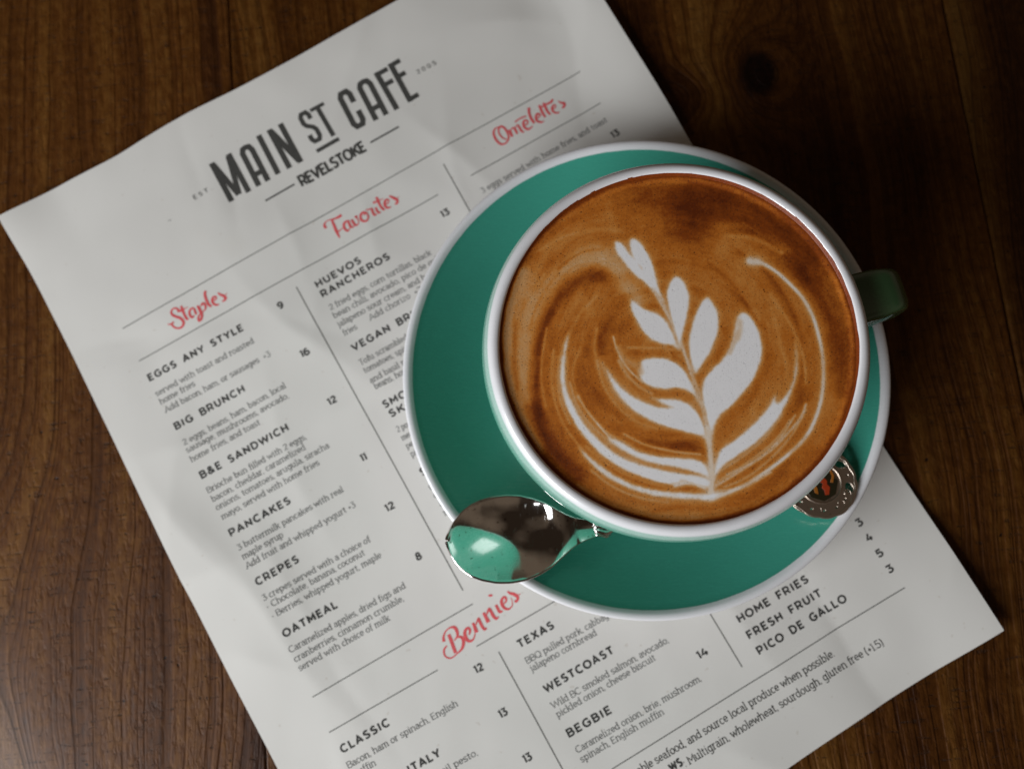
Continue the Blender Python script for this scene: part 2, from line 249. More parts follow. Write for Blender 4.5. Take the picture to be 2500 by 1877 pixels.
FOAM_STREAKS = [
    ([(-27.28, 1.17), (-28.65, -4.28), (-29.15, -9.69), (-28.38, -15.05), (-26.42, -19.71)], 0.53, 0.55),
    ([(-26.35, -9.69), (-24.73, -15.05), (-21.15, -20.36), (-16.61, -24.3)], 0.46, 0.6),
    ([(-23.78, -19.7), (-19.89, -24.31), (-14.7, -27.89), (-9.52, -30.02)], 0.53, 0.66),
    ([(-21.27, -31.17), (-16.11, -35.04), (-9.68, -37.58), (-3.24, -38.51)], 0.53, 0.55),
    ([(-14.31, -4.3), (-12.38, -7.67), (-9.78, -10.36), (-6.52, -12.37)], 0.6, 0.6),
    ([(-14.26, -0.9), (-12.97, -3.62), (-10.35, -5.65)], 0.93, 0.52),
    ([(11.15, -32.02), (17.73, -28.76), (23.77, -23.54), (27.94, -17.64)], 0.46, 0.62),
    ([(8.76, -35.89), (14.9, -34.9), (21.48, -31.33)], 0.53, 0.6),
    ([(-35.69, 12.25), (-38.05, 5.32), (-39.04, -2.91), (-38.22, -11.04)], 0.6, 0.5),
    ([(-32.62, 17.83), (-35.69, 12.25), (-37.38, 6.7)], 0.6, 0.48),
    ([(-33.64, 24.2), (-28.83, 27.01), (-24.03, 28.76)], 0.53, 0.45),
    ([(-23.42, 20.6), (-28.2, 17.81), (-32.29, 12.93), (-35.01, 6.69)], 0.6, 0.52),
    ([(-13.93, 19.14), (-17.97, 21.28), (-22.06, 20.59)], 0.79, 0.55),
    ([(-12.65, 14.94), (-9.34, 11.45), (-6.66, 11.44)], 0.66, 0.45),
    ([(-31.98, 3.92), (-33.0, -2.24), (-33.35, -9.02), (-32.36, -15.72)], 0.46, 0.42),
    ([(-30.32, -1.56), (-30.87, -7.67), (-30.03, -14.39), (-27.75, -20.37), (-23.84, -25.63)], 0.46, 0.46),
    ([(-19.64, -4.29), (-18.38, -9.69), (-15.15, -15.04), (-10.61, -19.02), (-5.41, -20.99)], 0.46, 0.5),
    ([(-19.54, 3.89), (-20.27, -0.89), (-19.32, -5.65)], 0.53, 0.42),
    ([(9.91, -30.73), (15.2, -27.47), (20.57, -22.9), (24.69, -17.64)], 0.53, 0.6),
    ([(10.4, -34.92), (15.64, -32.64), (21.63, -28.1), (27.06, -22.23), (30.6, -16.32)], 0.46, 0.55),
    ([(23.43, 12.01), (27.75, 5.14), (30.63, -3.0), (30.94, -9.69)], 0.53, 0.46),
    ([(13.35, 27.44), (20.06, 26.69), (26.62, 23.13)], 0.93, 0.42),
    ([(-24.57, -34.75), (-16.19, -39.86), (-5.9, -41.72), (3.1, -41.67)], 0.66, 0.46),
    ([(-13.3, -22.32), (-8.11, -24.93), (-0.98, -26.55), (4.85, -27.18)], 0.46, 0.62),
    ([(-19.83, -19.69), (-15.95, -23.97), (-10.12, -27.23), (-2.99, -28.83), (6.04, -30.42)], 0.33, 0.8),
    ([(18.82, 21.07), (19.28, 20.86), (20.35, 20.78)], 1.72, 1.0),
    ([(19.28, 20.79), (21.8, 20.35), (25.05, 18.24), (28.23, 15.1), (31.36, 11.29), (33.45, 6.83), (34.53, 2.4), (35.25, -2.33), (35.28, -7.69), (34.7, -12.35), (33.12, -17.63), (30.26, -22.88), (25.52, -27.44), (20.19, -31.34), (14.91, -34.58), (9.69, -36.84), (7.09, -37.69)], 0.79, 0.86),
    ([(30.67, -15.0), (29.2, -18.29), (25.77, -22.23), (21.71, -26.15), (16.4, -29.74), (11.12, -32.98), (8.48, -34.6)], 0.53, 0.72),
    ([(26.58, -18.96), (23.12, -23.54), (18.43, -27.46), (13.12, -31.04), (8.84, -33.64)], 0.46, 0.6),
    ([(-15.55, 1.83), (-14.8, -1.24), (-13.25, -4.5), (-11.18, -7.2), (-8.77, -9.36)], 0.4, 0.75),
    ([(-5.59, 14.21), (-2.7, 8.66), (-0.04, 3.16), (1.8, -2.28), (3.37, -7.35), (4.99, -12.36), (6.14, -17.34), (6.83, -22.28), (7.24, -27.5), (7.41, -32.03), (7.12, -36.86)], 0.73, 0.78),
    ([(7.0, -20.96), (7.3, -25.54), (7.45, -30.74), (7.13, -36.54)], 1.32, 0.85),
    ([(-24.39, -13.05), (-22.43, -16.38), (-19.18, -20.35), (-15.28, -23.64), (-10.75, -26.12)], 0.46, 0.66),
    ([(-18.32, -4.97), (-16.71, -9.02), (-14.12, -12.71), (-9.9, -16.37), (-5.36, -19.01)], 0.79, 0.55),
    ([(-11.92, -0.91), (-7.6, -1.05), (-3.61, -1.06), (-1.29, -1.47)], 0.53, 0.5),
    ([(-13.77, 29.05), (-17.52, 29.43), (-21.97, 28.96), (-26.09, 27.35), (-29.87, 24.32)], 1.06, 0.42),
    ([(-16.76, 34.44), (-16.1, 32.64), (-15.46, 30.13)], 0.6, 0.36),
    ([(-1.85, -34.65), (0.76, -34.0), (3.34, -33.98), (5.57, -34.94)], 0.93, 0.85),
]
BROWN_STREAKS = [
    ([(-22.52, -25.3), (-18.63, -28.56), (-13.46, -31.6), (-8.3, -33.71), (-4.43, -34.66), (-2.18, -34.97)], 0.73, 0.5),
]
TONE_STROKES = [
    ([(-28.88, 17.82), (-32.29, 13.63), (-35.01, 8.08), (-36.36, 2.56)], 0.93, -0.1),
    ([(-17.93, 24.1), (-22.02, 23.77), (-26.13, 21.68), (-28.87, 19.22)], 0.79, -0.14),
    ([(-20.7, 20.59), (-24.78, 19.9), (-28.2, 17.11)], 0.66, -0.08),
    ([(-39.09, 13.66), (-40.09, 6.71), (-39.72, -2.91), (-39.02, -11.04)], 1.19, -0.12),
    ([(15.88, 23.19), (21.74, 18.96), (26.76, 12.0), (30.25, 2.41), (30.32, -9.03)], 1.06, -0.07),
    ([(8.38, 20.43), (14.22, 14.82), (18.61, 7.9), (21.08, 3.79)], 0.93, -0.07),
    ([(12.1, 30.28), (20.18, 29.51), (27.99, 23.82)], 1.59, 0.07),
    ([(-23.61, -0.89), (-25.67, -6.99), (-24.39, -13.71)], 0.66, 0.09),
    ([(-19.44, 12.18), (-23.53, 8.04), (-26.27, 2.54)], 0.79, 0.1),
    ([(-9.33, 12.14), (-13.95, 17.74), (-17.96, 21.98), (-22.73, 21.66), (-27.51, 19.22), (-32.29, 14.33), (-35.69, 8.08), (-37.03, 1.19), (-37.36, -6.99), (-36.35, -13.05)], 3.71, 0.22),
    ([(-12.65, 14.94), (-15.26, 20.56), (-19.29, 24.11), (-24.07, 23.43)], 3.97, 0.12),
    ([(-38.42, 17.86), (-40.78, 9.48), (-42.09, 1.2), (-42.05, -6.98), (-40.0, -16.4), (-35.02, -25.66)], 3.44, 0.32),
    ([(-15.76, 32.63), (-24.02, 29.83), (-31.59, 23.48), (-37.73, 13.65)], 2.65, 0.06),
    ([(-12.62, 16.34), (-18.01, 17.76), (-23.45, 16.39), (-28.91, 11.52), (-32.65, 4.61), (-34.48, -2.92), (-35.15, -11.04), (-33.7, -19.72), (-29.76, -26.96), (-24.56, -32.81)], 3.05, -0.17),
    ([(-33.68, -5.63), (-34.68, -12.38), (-33.69, -17.73)], 1.99, -0.1),
    ([(5.5, 36.05), (15.7, 35.97), (24.22, 29.49), (31.97, 23.09)], 11.26, -0.2),
    ([(-8.11, 39.05), (5.43, 33.9), (2.52, 27.51)], 7.28, -0.09),
    ([(31.68, 17.51), (37.2, 9.21), (39.95, -0.32), (39.97, -11.02)], 4.64, -0.18),
    ([(-12.84, 3.88), (-18.2, 3.89), (-22.29, -2.93), (-22.38, -11.03), (-18.49, -17.7), (-9.38, -22.97), (0.37, -24.91), (5.53, -26.2)], 3.97, -0.07),
    ([(-15.45, 8.01), (-20.87, 5.27), (-24.28, -0.2), (-25.66, -5.64)], 3.31, 0.03),
    ([(11.89, 24.62), (17.31, 25.29), (22.53, 21.75), (28.88, 14.75), (31.85, 7.86)], 3.31, 0.09),
    ([(11.79, 21.81), (18.23, 14.8), (23.25, 7.89), (25.42, -2.32), (22.99, -12.36), (16.84, -18.97)], 4.64, 0.05),
    ([(1.73, 23.28), (4.93, 17.65), (8.87, 14.84)], 5.3, 0.05),
    ([(-27.59, 5.29), (-23.5, 11.5), (-20.84, 8.03)], 2.65, 0.05),
    ([(-8.06, 41.22), (2.26, 42.21), (12.48, 41.03), (25.8, 34.45)], 1.72, 0.05),
    ([(-29.13, -33.48), (-16.21, -41.14), (-0.16, -43.59), (15.94, -40.96), (29.05, -33.87)], 5.3, 0.12),
    ([(38.14, -9.03), (35.63, -18.94), (29.32, -28.72)], 3.97, 0.04),
    ([(15.86, 5.51), (15.43, 3.12), (14.66, 0.41)], 1.72, -0.0),
]
TAN_STROKES = [
    ([(15.59, 5.51), (15.51, 3.46), (14.9, 1.42)], 1.46, 0.7),
    ([(14.81, 2.44), (14.05, 0.07), (12.91, -2.3)], 1.06, 0.72),
    ([(-11.65, -4.3), (-9.68, -5.32), (-9.05, -7.0)], 1.46, 0.62),
]
BROWN_SHAPES = [
    ([(-0.2, -33.48), (1.41, -33.86), (3.33, -34.31), (4.47, -34.94), (3.3, -35.4), (1.37, -35.28)], 0.42),
]

import numpy as np
MENU_ANG = np.radians(30.243893983271768)
def _hash2(i, j, s):
    n = np.sin(i * 127.1 + j * 311.7 + s * 74.7) * 43758.5453
    return n - np.floor(n)
def vnoise(x, y, s=0):
    x = np.asarray(x, float); y = np.asarray(y, float)
    i = np.floor(x); j = np.floor(y); fx = x - i; fy = y - j
    fx = fx * fx * fx * (fx * (fx * 6 - 15) + 10); fy = fy * fy * fy * (fy * (fy * 6 - 15) + 10)
    a = _hash2(i, j, s); b = _hash2(i + 1, j, s); c = _hash2(i, j + 1, s); d = _hash2(i + 1, j + 1, s)
    return (a + (b - a) * fx) * (1 - fy) + (c + (d - c) * fx) * fy - 0.5
def sstep(a, b, x):
    t = np.clip((x - a) / (b - a), 0, 1); return t * t * (3 - 2 * t)
def to_menu(x, y):
    c, s = np.cos(MENU_ANG), np.sin(MENU_ANG); return x * c + y * s, -x * s + y * c
def paper_z(x, y):
    """height in mm of the crumpled menu sheet above the table"""
    x = np.asarray(x, float); y = np.asarray(y, float)
    u, v = to_menu(x, y)
    uw = u + 14 * vnoise(x / 37, y / 41, 11); vw = v + 16 * vnoise(x / 43 + 9, y / 35, 12)
    u0, v0, u, v = u, v, uw * 0.9 + vw * 0.43, vw * 0.9 - uw * 0.43
    h = 1.1 * vnoise(u / 52, v / 64, 1)
    h = h + 0.5 * vnoise(u / 21 + v / 90, v / 33 - u / 70, 2)
    h = h + 0.13 * vnoise(x / 9.5, y / 17, 3)
    for k in range(46):
        a, b, c, d, e = (float(_hash2(k, q, 3)) for q in range(5))
        cu, cv = -112 + 224 * a, -112 + 284 * b
        th = (0.9 + 1.0 * c) if k % 3 else (2.3 + 0.9 * c)
        du, dv = u0 - cu, v0 - cv
        s_ = du * np.cos(th) + dv * np.sin(th) + 1.5 * np.sin(dv / 9 + k); w_ = -du * np.sin(th) + dv * np.cos(th) + 2.5 * np.sin(s_ / (11 + 6 * e) + 7 * d)
        L = 12 + 26 * d; W = 3.5 + 7 * e
        h = h + (0.26 + 0.30 * c) * (1 if e > 0.35 else -1) * (W / 7) * np.exp(-np.sqrt(w_ * w_ + 0.25) / W) * np.exp(-(s_ / L) ** 2)
    u, v = u0, v0
    flat = sstep(46, 66, np.hypot(x - 34.3, y - 33.0))
    h = 1.35 + h * (0.15 + 0.85 * flat)
    h = h + 3.2 * sstep(78, 112, u) ** 1.5 * sstep(40, 110, v)
    h = h + 2.6 * sstep(70, 108, u) ** 1.5 * sstep(-60, -118, v) ** 1.2
    h = h + 2.4 * sstep(-95, -121, u) * sstep(140, 178, v)
    h = h + 1.0 * sstep(150, 178, v)
    return h


# ---------------------------------------------------------------- helpers
def tag(o, label=None, cat=None, group=None, kind=None):
    if label: o['label'] = label
    if cat: o['category'] = cat
    if group: o['group'] = group
    if kind: o['kind'] = kind
    return o

def empty(name, loc=(0, 0, 0), rz=0.0):
    o = bpy.data.objects.new(name, None); C.objects.link(o)
    o.empty_display_size = 0.02
    o.location = loc; o.rotation_euler = (0, 0, rz)
    return o

def mesh_obj(name, verts, faces, mat, parent=None, smooth=True, attrs=None, matidx=None):
    me = bpy.data.meshes.new(name)
    me.from_pydata([tuple(v) for v in verts], [], faces)
    me.validate(clean_customdata=False)
    if smooth: me.polygons.foreach_set('use_smooth', [True] * len(me.polygons))
    for k, vals in (attrs or {}).items():
        a = me.attributes.new(k, 'FLOAT', 'POINT'); a.data.foreach_set('value', np.asarray(vals, dtype=np.float32))
    me.update()
    if mat: me.materials.append(mat)
    o = bpy.data.objects.new(name, me); C.objects.link(o)
    if parent: o.parent = parent
    return o

def fix_normals(o):
    bm = bmesh.new(); bm.from_mesh(o.data)
    bmesh.ops.recalc_face_normals(bm, faces=bm.faces); bm.to_mesh(o.data); bm.free()
    return o

def catmull(pts, n=6, closed=False):
    P = np.asarray(pts, float); N = len(P); out = []
    segs = N if closed else N - 1
    for i in range(segs):
        if closed: p0, p1, p2, p3 = P[(i - 1) % N], P[i], P[(i + 1) % N], P[(i + 2) % N]
        else: p0, p1, p2, p3 = P[max(i - 1, 0)], P[i], P[i + 1], P[min(i + 2, N - 1)]
        for k in range(n):
            t = k / n
            out.append(0.5 * ((2 * p1) + (-p0 + p2) * t + (2 * p0 - 5 * p1 + 4 * p2 - p3) * t * t + (-p0 + 3 * p1 - 3 * p2 + p3) * t ** 3))
    if not closed: out.append(P[-1])
    return np.array(out)

class Nodes:
    def __init__(s, name):
        s.m = bpy.data.materials.new(name); s.m.use_nodes = True
        s.nt = s.m.node_tree; s.n = s.nt.nodes; s.l = s.nt.links
        s.b = s.n['Principled BSDF']
    def new(s, t, **kw):
        x = s.n.new(t)
        for k, v in kw.items(): setattr(x, k, v)
        return x
    def put(s, sock, v):
        if hasattr(v, 'is_output'): s.l.new(v, sock)
        elif isinstance(v, (tuple, list)) and len(v) == 3 and sock.type == 'RGBA': sock.default_value = (*v, 1)
        else: sock.default_value = v
    def math(s, op, a, b=0.0, c=None, clamp=False):
        x = s.new('ShaderNodeMath', operation=op); x.use_clamp = clamp
        s.put(x.inputs[0], a); s.put(x.inputs[1], b)
        if c is not None: s.put(x.inputs[2], c)
        return x.outputs[0]
    def vmul(s, a, b):
        x = s.new('ShaderNodeVectorMath', operation='MULTIPLY'); s.put(x.inputs[0], a); s.put(x.inputs[1], b); return x.outputs[0]
    def vadd(s, a, b):
        x = s.new('ShaderNodeVectorMath', operation='ADD'); s.put(x.inputs[0], a); s.put(x.inputs[1], b); return x.outputs[0]
    def noise(s, vec, scale=1.0, detail=3.0, rough=0.55, dims='3D', dist=0.0, w=None):
        x = s.new('ShaderNodeTexNoise', noise_dimensions=dims)
        if dims != '1D' and vec is not None: s.put(x.inputs['Vector'], vec)
        if w is not None: s.put(x.inputs['W'], w)
        x.inputs['Scale'].default_value = scale; x.inputs['Detail'].default_value = detail
        x.inputs['Roughness'].default_value = rough; x.inputs['Distortion'].default_value = dist
        return x.outputs['Fac']
    def ramp(s, fac, stops, interp='LINEAR'):
        x = s.new('ShaderNodeValToRGB'); r = x.color_ramp; r.interpolation = interp
        while len(r.elements) < len(stops): r.elements.new(0.5)
        for e, (p, c) in zip(r.elements, stops):
            e.position = p; e.color = (*c, 1) if len(c) == 3 else c
        s.put(x.inputs[0], fac); return x.outputs[0]
    def sm(s, v, a, b, lo=0.0, hi=1.0):
        x = s.new('ShaderNodeMapRange', interpolation_type='SMOOTHSTEP')
        s.put(x.inputs['Value'], v); s.put(x.inputs['From Min'], a); s.put(x.inputs['From Max'], b)
        s.put(x.inputs['To Min'], lo); s.put(x.inputs['To Max'], hi); return x.outputs[0]
    def mix(s, f, a, b, mode='MIX'):
        x = s.new('ShaderNodeMix', data_type='RGBA', blend_type=mode)
        s.put(x.inputs[0], f); s.put(x.inputs[6], a); s.put(x.inputs[7], b); return x.outputs[2]
    def bump(s, h, dist, strength=1.0, normal=None):
        x = s.new('ShaderNodeBump'); x.inputs['Distance'].default_value = dist; x.inputs['Strength'].default_value = strength
        s.put(x.inputs['Height'], h)
        if normal is not None: s.put(x.inputs['Normal'], normal)
        return x.outputs[0]
    def mm(s):
        tc = s.new('ShaderNodeTexCoord'); return s.vmul(tc.outputs['Object'], (1000.0, 1000.0, 1000.0))
    def sep(s, v):
        x = s.new('ShaderNodeSeparateXYZ'); s.put(x.inputs[0], v); return x.outputs
    def attr(s, name):
        x = s.new('ShaderNodeAttribute'); x.attribute_name = name; return x.outputs['Fac']
    def set(s, **kw):
        for k, v in kw.items(): s.put(s.b.inputs[k.replace('_', ' ')], v)
        return s.m

# ---------------------------------------------------------------- materials
def wood_material(name, knots, offset, light=1.0, spec=0.2, coat=0.09):
    g = Nodes(name); P = g.mm(); x, y, z = g.sep(P)
    P2 = g.vadd(P, (offset, offset * 1.7, 0))
    n1 = g.noise(g.vmul(P2, (0.007, 0.0028, 0.01)), 1.0, 2.0, 0.5)
    w = g.math('MULTIPLY_ADD', g.math('SUBTRACT', n1, 0.5), 50.0, x)
    n2 = g.noise(g.vmul(P2, (0.03, 0.012, 0.01)), 1.0, 2.0, 0.5)
    w = g.math('MULTIPLY_ADD', g.math('SUBTRACT', n2, 0.5), 9.0, w)
    knotmask = None
    for (kx, ky, sx, sy, amp, core) in knots:
        dx = g.math('DIVIDE', g.math('SUBTRACT', x, kx), sx); dy = g.math('DIVIDE', g.math('SUBTRACT', y, ky), sy)
        r2 = g.math('ADD', g.math('MULTIPLY', dx, dx), g.math('MULTIPLY', dy, dy))
        w = g.math('MULTIPLY_ADD', g.math('POWER', 2.718, g.math('MULTIPLY', r2, -1.0)), amp, w)
        if core > 0:
            rr = g.math('ADD', g.math('SQRT', r2), g.math('MULTIPLY', g.math('SUBTRACT', g.noise(P, 0.25, 2.0), 0.5), 0.12))
            km = g.sm(rr, core * 0.62, core * 1.25, 1.0, 0.0)
            knotmask = km if knotmask is None else g.math('MAXIMUM', knotmask, km)
    w = g.math('ADD', w, offset)
    lines = g.noise(None, 0.24, 3.0, 0.62, '1D', w=w)
    broad = g.noise(None, 0.045, 1.0, 0.5, '1D', w=w)
    fib = g.noise(g.vmul(P2, (1.3, 0.035, 0.3)), 1.0, 4.0, 0.62)
    mott = g.noise(g.vmul(P2, (0.35, 0.22, 0.3)), 1.0, 4.0, 0.6)
    cross = g.noise(g.vmul(P2, (0.12, 0.75, 0.3)), 1.0, 3.0, 0.6)
    v = g.math('ADD', g.math('MULTIPLY', lines, 0.30), g.math('MULTIPLY', broad, 0.54))
    v = g.math('ADD', v, g.math('MULTIPLY', g.math('SUBTRACT', fib, 0.5), 0.30))
    v = g.math('ADD', v, g.math('MULTIPLY', g.math('SUBTRACT', mott, 0.5), 0.42))
    L = light
    col = g.ramp(v, [(0.24, (0.036 * L, 0.0100 * L, 0.0012 * L)), (0.42, (0.082 * L, 0.0270 * L, 0.0036 * L)),
                     (0.56, (0.128 * L, 0.0510 * L, 0.0088 * L)), (0.74, (0.190 * L, 0.087 * L, 0.0185 * L))])
    # sharp dark growth lines and short cross checks
    gl = g.sm(g.math('ABSOLUTE', g.math('SUBTRACT', g.noise(None, 0.115, 1.0, 0.5, '1D', w=w), 0.52)), 0.0, 0.022, 1.0, 0.0)
    col = g.mix(g.math('MULTIPLY', gl, 0.30), col, (0.014, 0.0035, 0.001))
    cr = g.math('MULTIPLY', g.sm(cross, 0.57, 0.66), g.sm(fib, 0.45, 0.6))
    col = g.mix(g.math('MULTIPLY', cr, 0.7), col, (0.008, 0.004, 0.002))
    pit = g.sm(g.noise(P2, 0.42, 2.0, 0.5), 0.71, 0.76)
    col = g.mix(pit, col, (0.006, 0.003, 0.002))
    if knotmask is not None:
        kc = g.ramp(g.noise(P, 0.5, 3.0, 0.6), [(0.3, (0.003, 0.0008, 0.0005)), (0.7, (0.012, 0.003, 0.001))])
        col = g.mix(knotmask, col, kc)
    breaks = g.noise(g.vmul(P2, (0.5, 0.16, 0.4)), 1.0, 3.0, 0.6)
    groove = g.math('MULTIPLY', g.sm(lines, 0.36, 0.52), g.sm(breaks, 0.30, 0.55, 0.35, 1.0))
    h = g.math('ADD', g.math('MULTIPLY', groove, 1.0), g.math('MULTIPLY', fib, 0.7))
    h = g.math('ADD', h, g.math('MULTIPLY', mott, 0.5))
    h = g.math('SUBTRACT', h, g.math('MULTIPLY', g.math('MAXIMUM', cr, pit), 0.6))
    g.set(Base_Color=col, Roughness=g.math('ADD', 0.40, g.math('MULTIPLY', mott, 0.30)), Specular_IOR_Level=spec,
          Normal=g.bump(h, 0.00030, 0.85))
    g.b.inputs['Coat Weight'].default_value = coat; g.b.inputs['Coat Roughness'].default_value = 0.15
    return g.m

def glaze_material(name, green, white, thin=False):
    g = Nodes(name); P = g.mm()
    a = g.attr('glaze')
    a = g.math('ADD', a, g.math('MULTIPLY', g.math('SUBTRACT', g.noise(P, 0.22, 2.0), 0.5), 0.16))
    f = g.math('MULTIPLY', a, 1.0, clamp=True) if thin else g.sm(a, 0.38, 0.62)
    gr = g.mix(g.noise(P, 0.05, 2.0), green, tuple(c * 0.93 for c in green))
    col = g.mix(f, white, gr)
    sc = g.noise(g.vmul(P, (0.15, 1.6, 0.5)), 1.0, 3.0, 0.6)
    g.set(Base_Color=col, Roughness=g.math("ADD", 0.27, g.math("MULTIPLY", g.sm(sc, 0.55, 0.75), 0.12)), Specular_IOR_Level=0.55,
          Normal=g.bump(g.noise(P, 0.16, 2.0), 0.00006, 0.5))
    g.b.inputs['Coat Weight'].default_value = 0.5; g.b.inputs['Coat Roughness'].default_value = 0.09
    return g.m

def paper_material():
    g = Nodes('menu_paper'); P = g.mm()
    n = g.noise(P, 0.03, 3.0, 0.6); fn = g.noise(P, 4.0, 3.0, 0.7)
    col = g.mix(n, (0.745, 0.732, 0.700), (0.712, 0.702, 0.674))
    st = g.sm(g.noise(P, 0.021, 2.0, 0.5), 0.66, 0.78)
    col = g.mix(g.math('MULTIPLY', st, 0.10), col, (0.56, 0.50, 0.40))
    col = g.mix(g.math('MULTIPLY', fn, 0.08), col, (0.60, 0.60, 0.58))
    sp = g.sm(g.noise(P, 0.55, 0.0), 0.83, 0.86)
    col = g.mix(g.math('MULTIPLY', sp, 0.25), col, (0.45, 0.38, 0.30))
    g.set(Base_Color=col, Roughness=0.72, Specular_IOR_Level=0.25, Normal=g.bump(fn, 0.00003, 0.6))
    return g.m

def ink_material(name, c):
    g = Nodes(name); P = g.mm()
    f = g.noise(P, 2.4, 3.0, 0.7)
    g.set(Base_Color=g.mix(g.sm(f, 0.35, 0.85), c, tuple(min(1, k * 1.6 + 0.05) for k in c)), Roughness=0.7, Specular_IOR_Level=0.2)
    return g.m

def coffee_material():
    g = Nodes('coffee_foam'); P = g.mm(); x, y, z = g.sep(P)
    m = g.attr('foam')
    fine = g.noise(P, 1.4, 5.0, 0.7); mid = g.noise(P, 0.35, 4.0, 0.6)
    crema = g.sm(m, 0.62, 0.92, 1.0, 0.12)
    v = g.math('ADD', m, g.math('MULTIPLY', g.math('MULTIPLY', g.math('SUBTRACT', fine, 0.5), 0.26), crema))
    v = g.math('ADD', v, g.math('MULTIPLY', g.math('MULTIPLY', g.math('SUBTRACT', mid, 0.5), 0.15), crema))
    col = g.ramp(v, [(0.0, (0.11, 0.018, 0.0012)), (0.16, (0.25, 0.052, 0.0034)), (0.34, (0.50, 0.148, 0.015)),
                     (0.50, (0.62, 0.245, 0.048)), (0.68, (0.66, 0.365, 0.150)), (0.82, (0.80, 0.65, 0.50)), (0.94, (0.90, 0.89, 0.905))])
    # tiny burst bubbles: dark pin pricks of several sizes
    dots = None
    for sc, thr, dens in ((0.95, 0.13, 0.66), (2.4, 0.20, 0.60), (0.45, 0.085, 0.66), (0.18, 0.05, 0.80)):
        vo = g.new('ShaderNodeTexVoronoi', voronoi_dimensions='2D'); g.put(vo.inputs['Vector'], P); vo.inputs['Scale'].default_value = sc
        rnd = g.sep(vo.outputs['Color'])[0]
        area = g.noise(P, 0.09, 2.0)
        d = g.math('MULTIPLY', g.sm(vo.outputs['Distance'], thr * 0.45, thr, 1.0, 0.0), g.math('GREATER_THAN', g.math('ADD', rnd, g.math('MULTIPLY', g.math('SUBTRACT', area, 0.5), 0.9)), dens))
        dots = d if dots is None else g.math('MAXIMUM', dots, d)
    col = g.mix(g.math('MULTIPLY', dots, g.sm(m, 0.5, 1.0, 0.72, 0.14)), col, (0.05, 0.014, 0.003))
    h = g.math('SUBTRACT', g.math('ADD', g.math('MULTIPLY', fine, 0.25), g.math('MULTIPLY', mid, 0.4)), g.math('MULTIPLY', dots, 0.8))
    g.set(Base_Color=col, Roughness=g.math('ADD', 0.42, g.math('MULTIPLY', crema, 0.08)), Specular_IOR_Level=0.30, Normal=g.bump(h, 0.00007, 0.6))
    return g.m

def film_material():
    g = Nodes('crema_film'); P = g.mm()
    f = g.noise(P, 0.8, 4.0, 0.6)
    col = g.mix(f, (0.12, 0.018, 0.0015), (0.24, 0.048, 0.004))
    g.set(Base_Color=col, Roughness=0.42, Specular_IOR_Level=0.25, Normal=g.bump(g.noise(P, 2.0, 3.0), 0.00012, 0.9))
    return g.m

def metal_material(name, base, rough, scr=0.5):
    g = Nodes(name); P = g.mm()
    s1 = g.noise(g.vmul(P, (2.2, 0.25, 1.0)), 1.0, 4.0, 0.7)
    col = g.mix(g.sm(g.noise(P, 1.1, 2.0), 0.66, 0.74), base, (0.22, 0.17, 0.12))
    g.set(Base_Color=col, Metallic=1.0, Roughness=g.math('ADD', rough, g.math('MULTIPLY', g.sm(s1, 0.58, 0.72), 0.14)),
          Normal=g.bump(g.math('MULTIPLY', g.sm(s1, 0.64, 0.72), scr), 0.00001, 0.5))
    return g.m

GREEN = (0.055, 0.340, 0.255)
WHITE = (0.77, 0.77, 0.80)
glaze = glaze_material('green_glaze', GREEN, WHITE)
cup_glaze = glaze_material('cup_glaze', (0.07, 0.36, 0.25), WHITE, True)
shaded_handle_glaze = glaze_material('shaded_handle_glaze', (0.042, 0.100, 0.040), WHITE)  # cup green darkened: the cup's shadow on the handle is put into the colour
paper = paper_material()
ink_black = ink_material('black_ink', (0.035, 0.035, 0.033))
ink_grey = ink_material('grey_ink', (0.13, 0.133, 0.13))
ink_rule = ink_material('rule_ink', (0.13, 0.13, 0.12))
ink_logo = ink_material('logo_ink', (0.048, 0.047, 0.043))
ink_red = ink_material('red_ink', (0.62, 0.085, 0.095))
steel = metal_material('spoon_steel', (0.80, 0.78, 0.76), 0.065, 1.0)
plate = metal_material('ornate_plate', (0.60, 0.50, 0.42), 0.33)

# ---------------------------------------------------------------- table: wide planks running slightly askew
TH = math.radians(6.0)
table = empty('table', (0, 0, 0), TH)
tag(table, 'dark brown wooden tabletop of wide knotty planks under the menu', 'table')
seams = [-613.0, -353.8, -94.6, 164.6, 423.8, 683.0]
KN = {1: [(12.0, -30.0, 42.0, 62.0, 34.0, 0.0)],
      2: [(60.3, 134.0, 13.0, 17.0, 25.0, 0.55), (32.0, 128.0, 14.0, 9.0, -16.0, 0.0)],
      3: [(-60.0, 40.0, 60.0, 90.0, 25.0, 0.0)]}
for i in range(5):
    a, b = seams[i] + (0.06 if i == 2 else 0.3), seams[i + 1] - (0.06 if i == 1 else 0.3)
    hw = (b - a) / 2 * MM; hl = 0.62; ch = 0.0005; t = 0.03
    prof = [(-hw, -t), (-hw, -ch * 1.6), (-hw + ch * 0.5, -ch * 0.5), (-hw + ch * 1.5, 0), (hw - ch * 1.5, 0), (hw - ch * 0.5, -ch * 0.5), (hw, -ch * 1.6), (hw, -t)]
    V = []; Fc = []
    for k, yy in enumerate((-hl, hl)):
        V += [(px_, yy, pz) for px_, pz in prof]
    n = len(prof)
    for k in range(n): Fc.append((k, (k + 1) % n, n + (k + 1) % n, n + k))
    Fc += [tuple(range(n))[::-1], tuple(range(n, 2 * n))]
    o = mesh_obj('plank', V, Fc, wood_material('plank_wood', KN.get(i, []), 137.0 * i + 21.0, {1: 1.0, 2: 0.85, 3: 0.6}.get(i, 1.0), {1: 0.14}.get(i, 0.10), {1: 0.20}.get(i, 0.09)), table, smooth=False)
    fix_normals(o)
    o.location = ((a + b) / 2 * MM, 0, 0)
